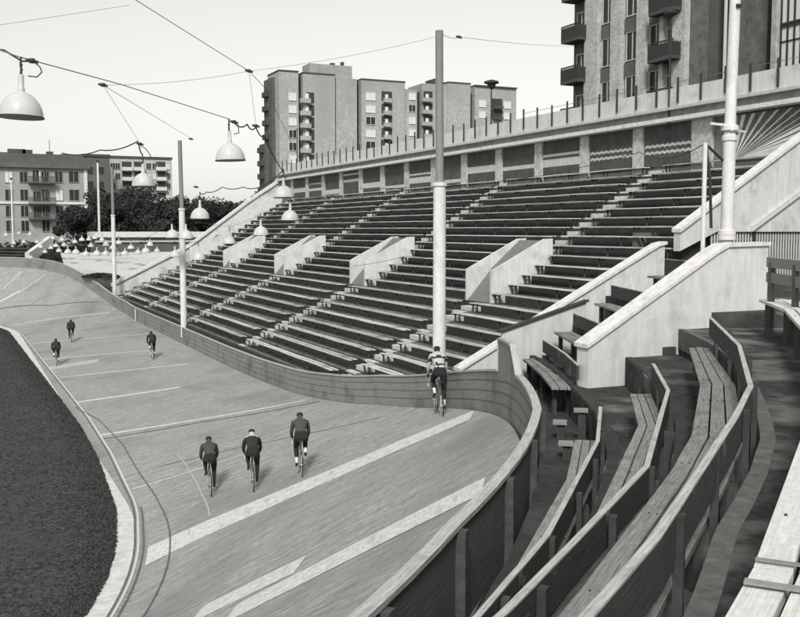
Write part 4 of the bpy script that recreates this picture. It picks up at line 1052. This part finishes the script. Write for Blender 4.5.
# ------------------------------------------------------------------ bicycles and riders
def bicycle(loc,az,label,crank=0.):
    root=empty('bicycle',loc,az,label=label,cat='bicycle',group='racing bicycles on the track')
    for yy in (-.5,.5):
        wl=bpy.data.objects.new('wheel',None);COL.objects.link(wl);wl.parent=root;wl.location=(0,yy,.34)
        n=36;mb=MB();pts=[(0,.325*math.cos(2*PI*k/n),.325*math.sin(2*PI*k/n)) for k in range(n+1)];mb.tube(pts,.015,6,cap=False);mb.build('tyre',M['tyre'],wl)
        mb=MB();pts=[(0,.302*math.cos(2*PI*k/n),.302*math.sin(2*PI*k/n)) for k in range(n+1)];mb.tube(pts,.010,5,cap=False)
        for k in range(16):
            a=2*PI*k/16;mb.bar((.02*(-1)**k,0,0),(0,.3*math.cos(a),.3*math.sin(a)),.003,.003)
        mb.tube([(-.04,0,0),(.04,0,0)],.018,8);mb.build('rim',M['rim'],wl)
    mb=MB()
    bb_=(0,-.06,.29);st=(0,-.2,.82);hd_=(0,.34,.78);hb=(0,.37,.66);ra=(0,-.5,.34);fa=(0,.5,.34)
    for a,b,r in ((bb_,st,.015),(bb_,hb,.017),((0,-.19,.78),hd_,.014),(hd_,hb,.018)): mb.tube([a,b],r,8)
    for s in (-1,1):
        mb.tube([bb_,(s*.045,-.5,.34)],.01,6);mb.tube([(0,-.19,.78),(s*.045,-.5,.34)],.008,6);mb.tube([hb,(s*.045,.44,.5),(s*.045,.5,.34)],.011,6)
    mb.build('frame',M['bike'],root)
    mb=MB();mb.tube([st,(0,-.22,.93)],.012,8);mb.loft([[(-w,y,.93),(w,y,.93),(w*.8,y,.965),(-w*.8,y,.965)] for y,w in ((-.36,.06),(-.3,.075),(-.18,.04),(-.06,.02))]);mb.build('saddle',M['saddle'],root)
    mb=MB();mb.tube([hd_,(0,.36,.88),(0,.44,.89)],.013,8)
    mb.tube([(-.19,.40,.72),(-.2,.50,.70),(-.2,.56,.78),(-.2,.5,.88),(-.17,.44,.89),(0,.44,.89),(.17,.44,.89),(.2,.5,.88),(.2,.56,.78),(.2,.50,.70),(.19,.40,.72)],.013,8);mb.build('handlebar',M['rim'],root)
    mb=MB();mb.lathe([(.0,-.005),(.095,-.005),(.095,.005),(0,.005)],20)
    mb.v=[(z+.05,x-.06,y+.29) for x,y,z in mb.v]
    dy,dz=math.sin(crank)*.165,math.cos(crank)*.165
    mb.bar((.06,-.06,.29),(.07,-.06-dy,.29-dz),.012,.022);mb.bar((-.06,-.06,.29),(-.07,-.06+dy,.29+dz),.012,.022)
    mb.obox((.115,-.06-dy,.29-dz),.045,.04,.01);mb.obox((-.115,-.06+dy,.29+dz),.045,.04,.01)
    mb.build('crank',M['rim'],root)
    return root
def rider(loc,az,label,jersey,crank=0.,up=0.,shoulders=None,socks=False,headturn=0.,bands=None,hipx=0):
    dy,dz=math.sin(crank)*.165,math.cos(crank)*.165
    V=[];Ed=[];Rr=[];Lb=[]
    def v(p,r,l):
        V.append(Vector(p));Rr.append(r if isinstance(r,tuple) else (r,r));Lb.append(l);return len(V)-1
    def e(a,b): Ed.append((a,b))
    hip=Vector((hipx,-.22+.05*up,1.0+.13*up))
    a_=1.0-up*.35                                # forward lean
    sp=lambda t,k=0:hip+Vector((0,math.sin(a_)*t*.52+.0,math.cos(a_)*t*.52+ .05*math.sin(t*PI)))
    P=v(hip,(.145,.125),'leg');s1=v(sp(.33),(.14,.10),'torso');s2=v(sp(.7),(.175,.12),'torso');s3=v(sp(1.0),(.165,.10),'torso')
    e(P,s1);e(s1,s2);e(s2,s3)
    nk=sp(1.0)+Vector((0,.07,.06));n=v(nk,.052,'torso');hc=nk+Vector((headturn,.10-.03*up,.07));h=v(hc,(.092,.10),'head');ht=v(hc+Vector((0,.015,.09)),(.078,.085),'head');e(s3,n);e(n,h);e(h,ht)
    sh=sp(.95)
    for s in (-1,1):
        a=v(sh+Vector((s*.17,.02,-.01)),.062,'torso');e(s3,a)
        hand=Vector((s*.195,.50,.83)) if up<.5 else Vector((s*.2,.47,.93))
        el=(sh+Vector((s*.2,0,0))).lerp(hand,.5)+Vector((s*.02,-.07,-.06))
        b=v((sh+Vector((s*.18,.02,0))).lerp(el,.55),.056,'torso');c=v(el,.046,'torso');d=v(el.lerp(hand,.85),.032,'torso');f=v(hand,(.034,.022),'skin');e(a,b);e(b,c);e(c,d);e(d,f)
        # leg: right (s=+1) pedal at -dy,-dz, left opposite
        py=-.06-dy*s;pz=.29-dz*s
        ank=Vector((s*.105,py-.09,pz+.12));H0=hip+Vector((s*.095,.0,-.03))
        # knee by two-bone solution in the y-z plane
        D=ank-H0;L=D.length;l1,l2=.43,.43;L=min(L,.855);aa=math.acos(max(-1,min(1,(l1*l1+L*L-l2*l2)/(2*l1*L))))
        base=math.atan2(D.z,D.y);kn=H0+Vector((s*.02,math.cos(base+aa)*l1,math.sin(base+aa)*l1))
        j=v(H0,.105,'leg');e(P,j);q=v(H0.lerp(kn,.55),.084,'leg');k=v(kn,.064,'leg');m=v(kn.lerp(ank,.4),.06,'leg');
        k2=v(ank+Vector((0,0,.06)),.034,'sock' if socks else 'leg');an=v(ank,.036,'shoe');ft=v(Vector((s*.11,py+.03,pz+.045)),(.038,.028),'shoe');tt=v(Vector((s*.11,py+.12,pz+.03)),(.034,.022),'shoe')
        e(j,q);e(q,k);e(k,m);e(m,k2);e(k2,an);e(an,ft);e(ft,tt)
    me=bpy.data.meshes.new('sk');me.from_pydata(V,Ed,[]);ob=bpy.data.objects.new('sk',me);COL.objects.link(ob)
    mo=ob.modifiers.new('s','SKIN');
    for i,sv in enumerate(me.skin_vertices[0].data): sv.radius=Rr[i];sv.use_root=(i==0)
    su=ob.modifiers.new('u','SUBSURF');su.levels=2;su.render_levels=2
    bpy.context.view_layer.update();dg=bpy.context.evaluated_depsgraph_get();ev=ob.evaluated_get(dg);nm=bpy.data.meshes.new_from_object(ev)
    bpy.data.objects.remove(ob)
    mats=[M[jersey],M['trousers'],M['skin'],M['cap_dark'],M['shoe'],M['sock'],M[shoulders or jersey],M['jersey_dark']]
    nm.materials.clear()
    for mm in mats:nm.materials.append(mm)
    seg=[(V[a],V[b],Lb[a],Lb[b]) for a,b in Ed]
    nkz=nk
    for p in nm.polygons:
        c=p.center;bd=1e9;lab='torso'
        for A,B,la,lb_2 in seg:
            ab_=B-A;t=max(0,min(1,(c-A).dot(ab_)/ab_.length_squared));q=(A+ab_*t-c).length
            if q<bd: bd=q;lab=la if t<.5 else lb_2
        i={'torso':0,'leg':1,'skin':2,'head':3,'shoe':4,'sock':5}[lab]
        if lab=='head' and c.y>hc.y+.045 and c.z<hc.z+.07: i=2
        if lab=='torso':
            t=(c-hip).dot(Vector((0,math.sin(a_),math.cos(a_))))/.52
            if t>.93 and shoulders: i=6
            if bands and (.30<t<.42 or .72<t<.84 or t>1.12): i=7
        p.material_index=i;p.use_smooth=True
    # nose, ears and separate fingers fused in the body mesh
    bm=bmesh.new();bm.from_mesh(nm)
    def blob(c,s,mi,seg_=8):
        r=bmesh.ops.create_uvsphere(bm,u_segments=seg_,v_segments=6,radius=1)
        bmesh.ops.scale(bm,vec=s,verts=r['verts']);bmesh.ops.translate(bm,vec=c,verts=r['verts'])
        for f in {f for w in r['verts'] for f in w.link_faces}:f.material_index=mi;f.smooth=True
    blob(hc+Vector((0,.105,.03)),(.014,.02,.022),2)
    for s in (-1,1):
        blob(hc+Vector((s*.092,.0,.03)),(.012,.02,.03),2);blob(hc+Vector((s*.033,.092,.055)),(.013,.01,.008),3);
    blob(hc+Vector((0,.088,-.01)),(.026,.01,.006),3)
    for s in (-1,1):
        hand=Vector((s*.195,.50,.83)) if up<.5 else Vector((s*.2,.47,.93))
        for k in range(4):
            o_=Vector((0,0,-.012+.0*k))+Vector((s*(.03-.02*k),0,0)) if up>=.5 else Vector((0,-.005,.03-.02*k))
            a=hand+o_+Vector((0,.02,0))
            for st_ in range(3):
                blob(a+Vector((-s*.0,.016*st_*(1-.3*st_*.5),-.010*st_*st_*.6)),(.0095,.012,.0095),2,6)
        for st_ in range(3): blob(hand+Vector((-s*(.03+.004*st_),.0+.014*st_,.004-.006*st_)),(.010,.012,.010),2,6)
    bm.to_mesh(nm);bm.free()
    nm.transform(Matrix.Diagonal((1.1,1.03,1.05,1)))
    o=bpy.data.objects.new('person',nm);COL.objects.link(o);o.location=loc;o.rotation_euler=(0,0,az)
    return tag(o,label=label,cat='person',group='racing cyclists on the track')
riders=[
 (211,497,'jersey_grey',.15,.0,None,False,'grey jerseyed cyclist, leftmost of the near trio',None),
 (253.5,492,'jersey_dark',.1,.0,'jersey_white',False,'cyclist in dark jersey with pale shoulders, middle of the near trio',None),
 (302,477,'jersey_grey',2.7,.1,None,True,'grey jerseyed cyclist with white socks, rightmost of the near trio',None),
 (441.5,417,'jersey_white',.5,1.,None,True,'cyclist in banded white jersey riding high beside the fence',True),
 (153,360,'jersey_dark',.3,.0,None,True,'dark clad cyclist alone, right of the distant pair',None),
 (56.5,366.5,'jersey_dark',.6,.0,None,True,'dark clad cyclist, nearer of the distant pair',None),
 (71.5,343,'jersey_dark',2.4,.0,None,False,'smallest, farthest dark clad cyclist on the straight',None)]
for px,py,j,cr,up_,shd,sk,lab,bd in riders:
    h=hit(px,py)
    if not h: print('no hit',px,py);continue
    u,w,x,y,z=h
    a=tpos(u,w);b=tpos(u+.5,w);az=math.atan2(b[1]-a[1],b[0]-a[0])-PI/2-math.radians(5)
    off=Vector((-math.sin(az),math.cos(az),0))*.5
    bl=(x+off.x,y+off.y,tz(*tinv(x+off.x,y+off.y))+.025)
    bicycle(bl,az,'bicycle under the '+lab.replace('cyclist','rider'),cr)
    rider(bl,az,lab,j,cr,up_,shd,sk,bands=bd)
# ------------------------------------------------------------------ light
w=bpy.data.worlds.new('World');scn.world=w;w.use_nodes=True;N=w.node_tree.nodes;L=w.node_tree.links
bg=N['Background'];sky=N.new('ShaderNodeTexSky');sky.sky_type='NISHITA';sky.sun_disc=False
AZ=Vector((-.52,-.85));EL=43.
sky.sun_elevation=math.radians(EL);sky.sun_rotation=math.atan2(AZ.x,AZ.y)
sky.dust_density=.6;sky.ozone_density=1.;sky.air_density=2.2
sp=N.new('ShaderNodeSeparateColor');L.new(sky.outputs[0],sp.inputs[0])
bw=N.new('ShaderNodeMath');bw.operation='MULTIPLY';bw.inputs[1].default_value=1.0;mxx=N.new('ShaderNodeMath');mxx.operation='MULTIPLY_ADD';mxx.inputs[1].default_value=.55;L.new(sp.outputs[0],mxx.inputs[0]);mb_=N.new('ShaderNodeMath');mb_.operation='MULTIPLY';mb_.inputs[1].default_value=.75;L.new(sp.outputs[2],mb_.inputs[0]);L.new(mb_.outputs[0],mxx.inputs[2]);L.new(mxx.outputs[0],bw.inputs[0])  # blue-sensitive film
cc=N.new('ShaderNodeCombineColor');L.new(bw.outputs[0],cc.inputs[0])
for i,k in ((1,.995),(2,.965)):
    q=N.new('ShaderNodeMath');q.operation='MULTIPLY';q.inputs[1].default_value=k;L.new(bw.outputs[0],q.inputs[0]);L.new(q.outputs[0],cc.inputs[i])
L.new(cc.outputs[0],bg.inputs['Color']);bg.inputs['Strength'].default_value=.05
sl=bpy.data.lights.new('sun','SUN');sl.energy=1.5;sl.angle=math.radians(12);sl.color=(1,.985,.955)
so=bpy.data.objects.new('sun',sl);COL.objects.link(so)
dv=Vector((AZ.x,AZ.y,0)).normalized()*math.cos(math.radians(EL))+Vector((0,0,math.sin(math.radians(EL))))
so.rotation_euler=dv.to_track_quat('Z','Y').to_euler();so.location=(0,-20,60)
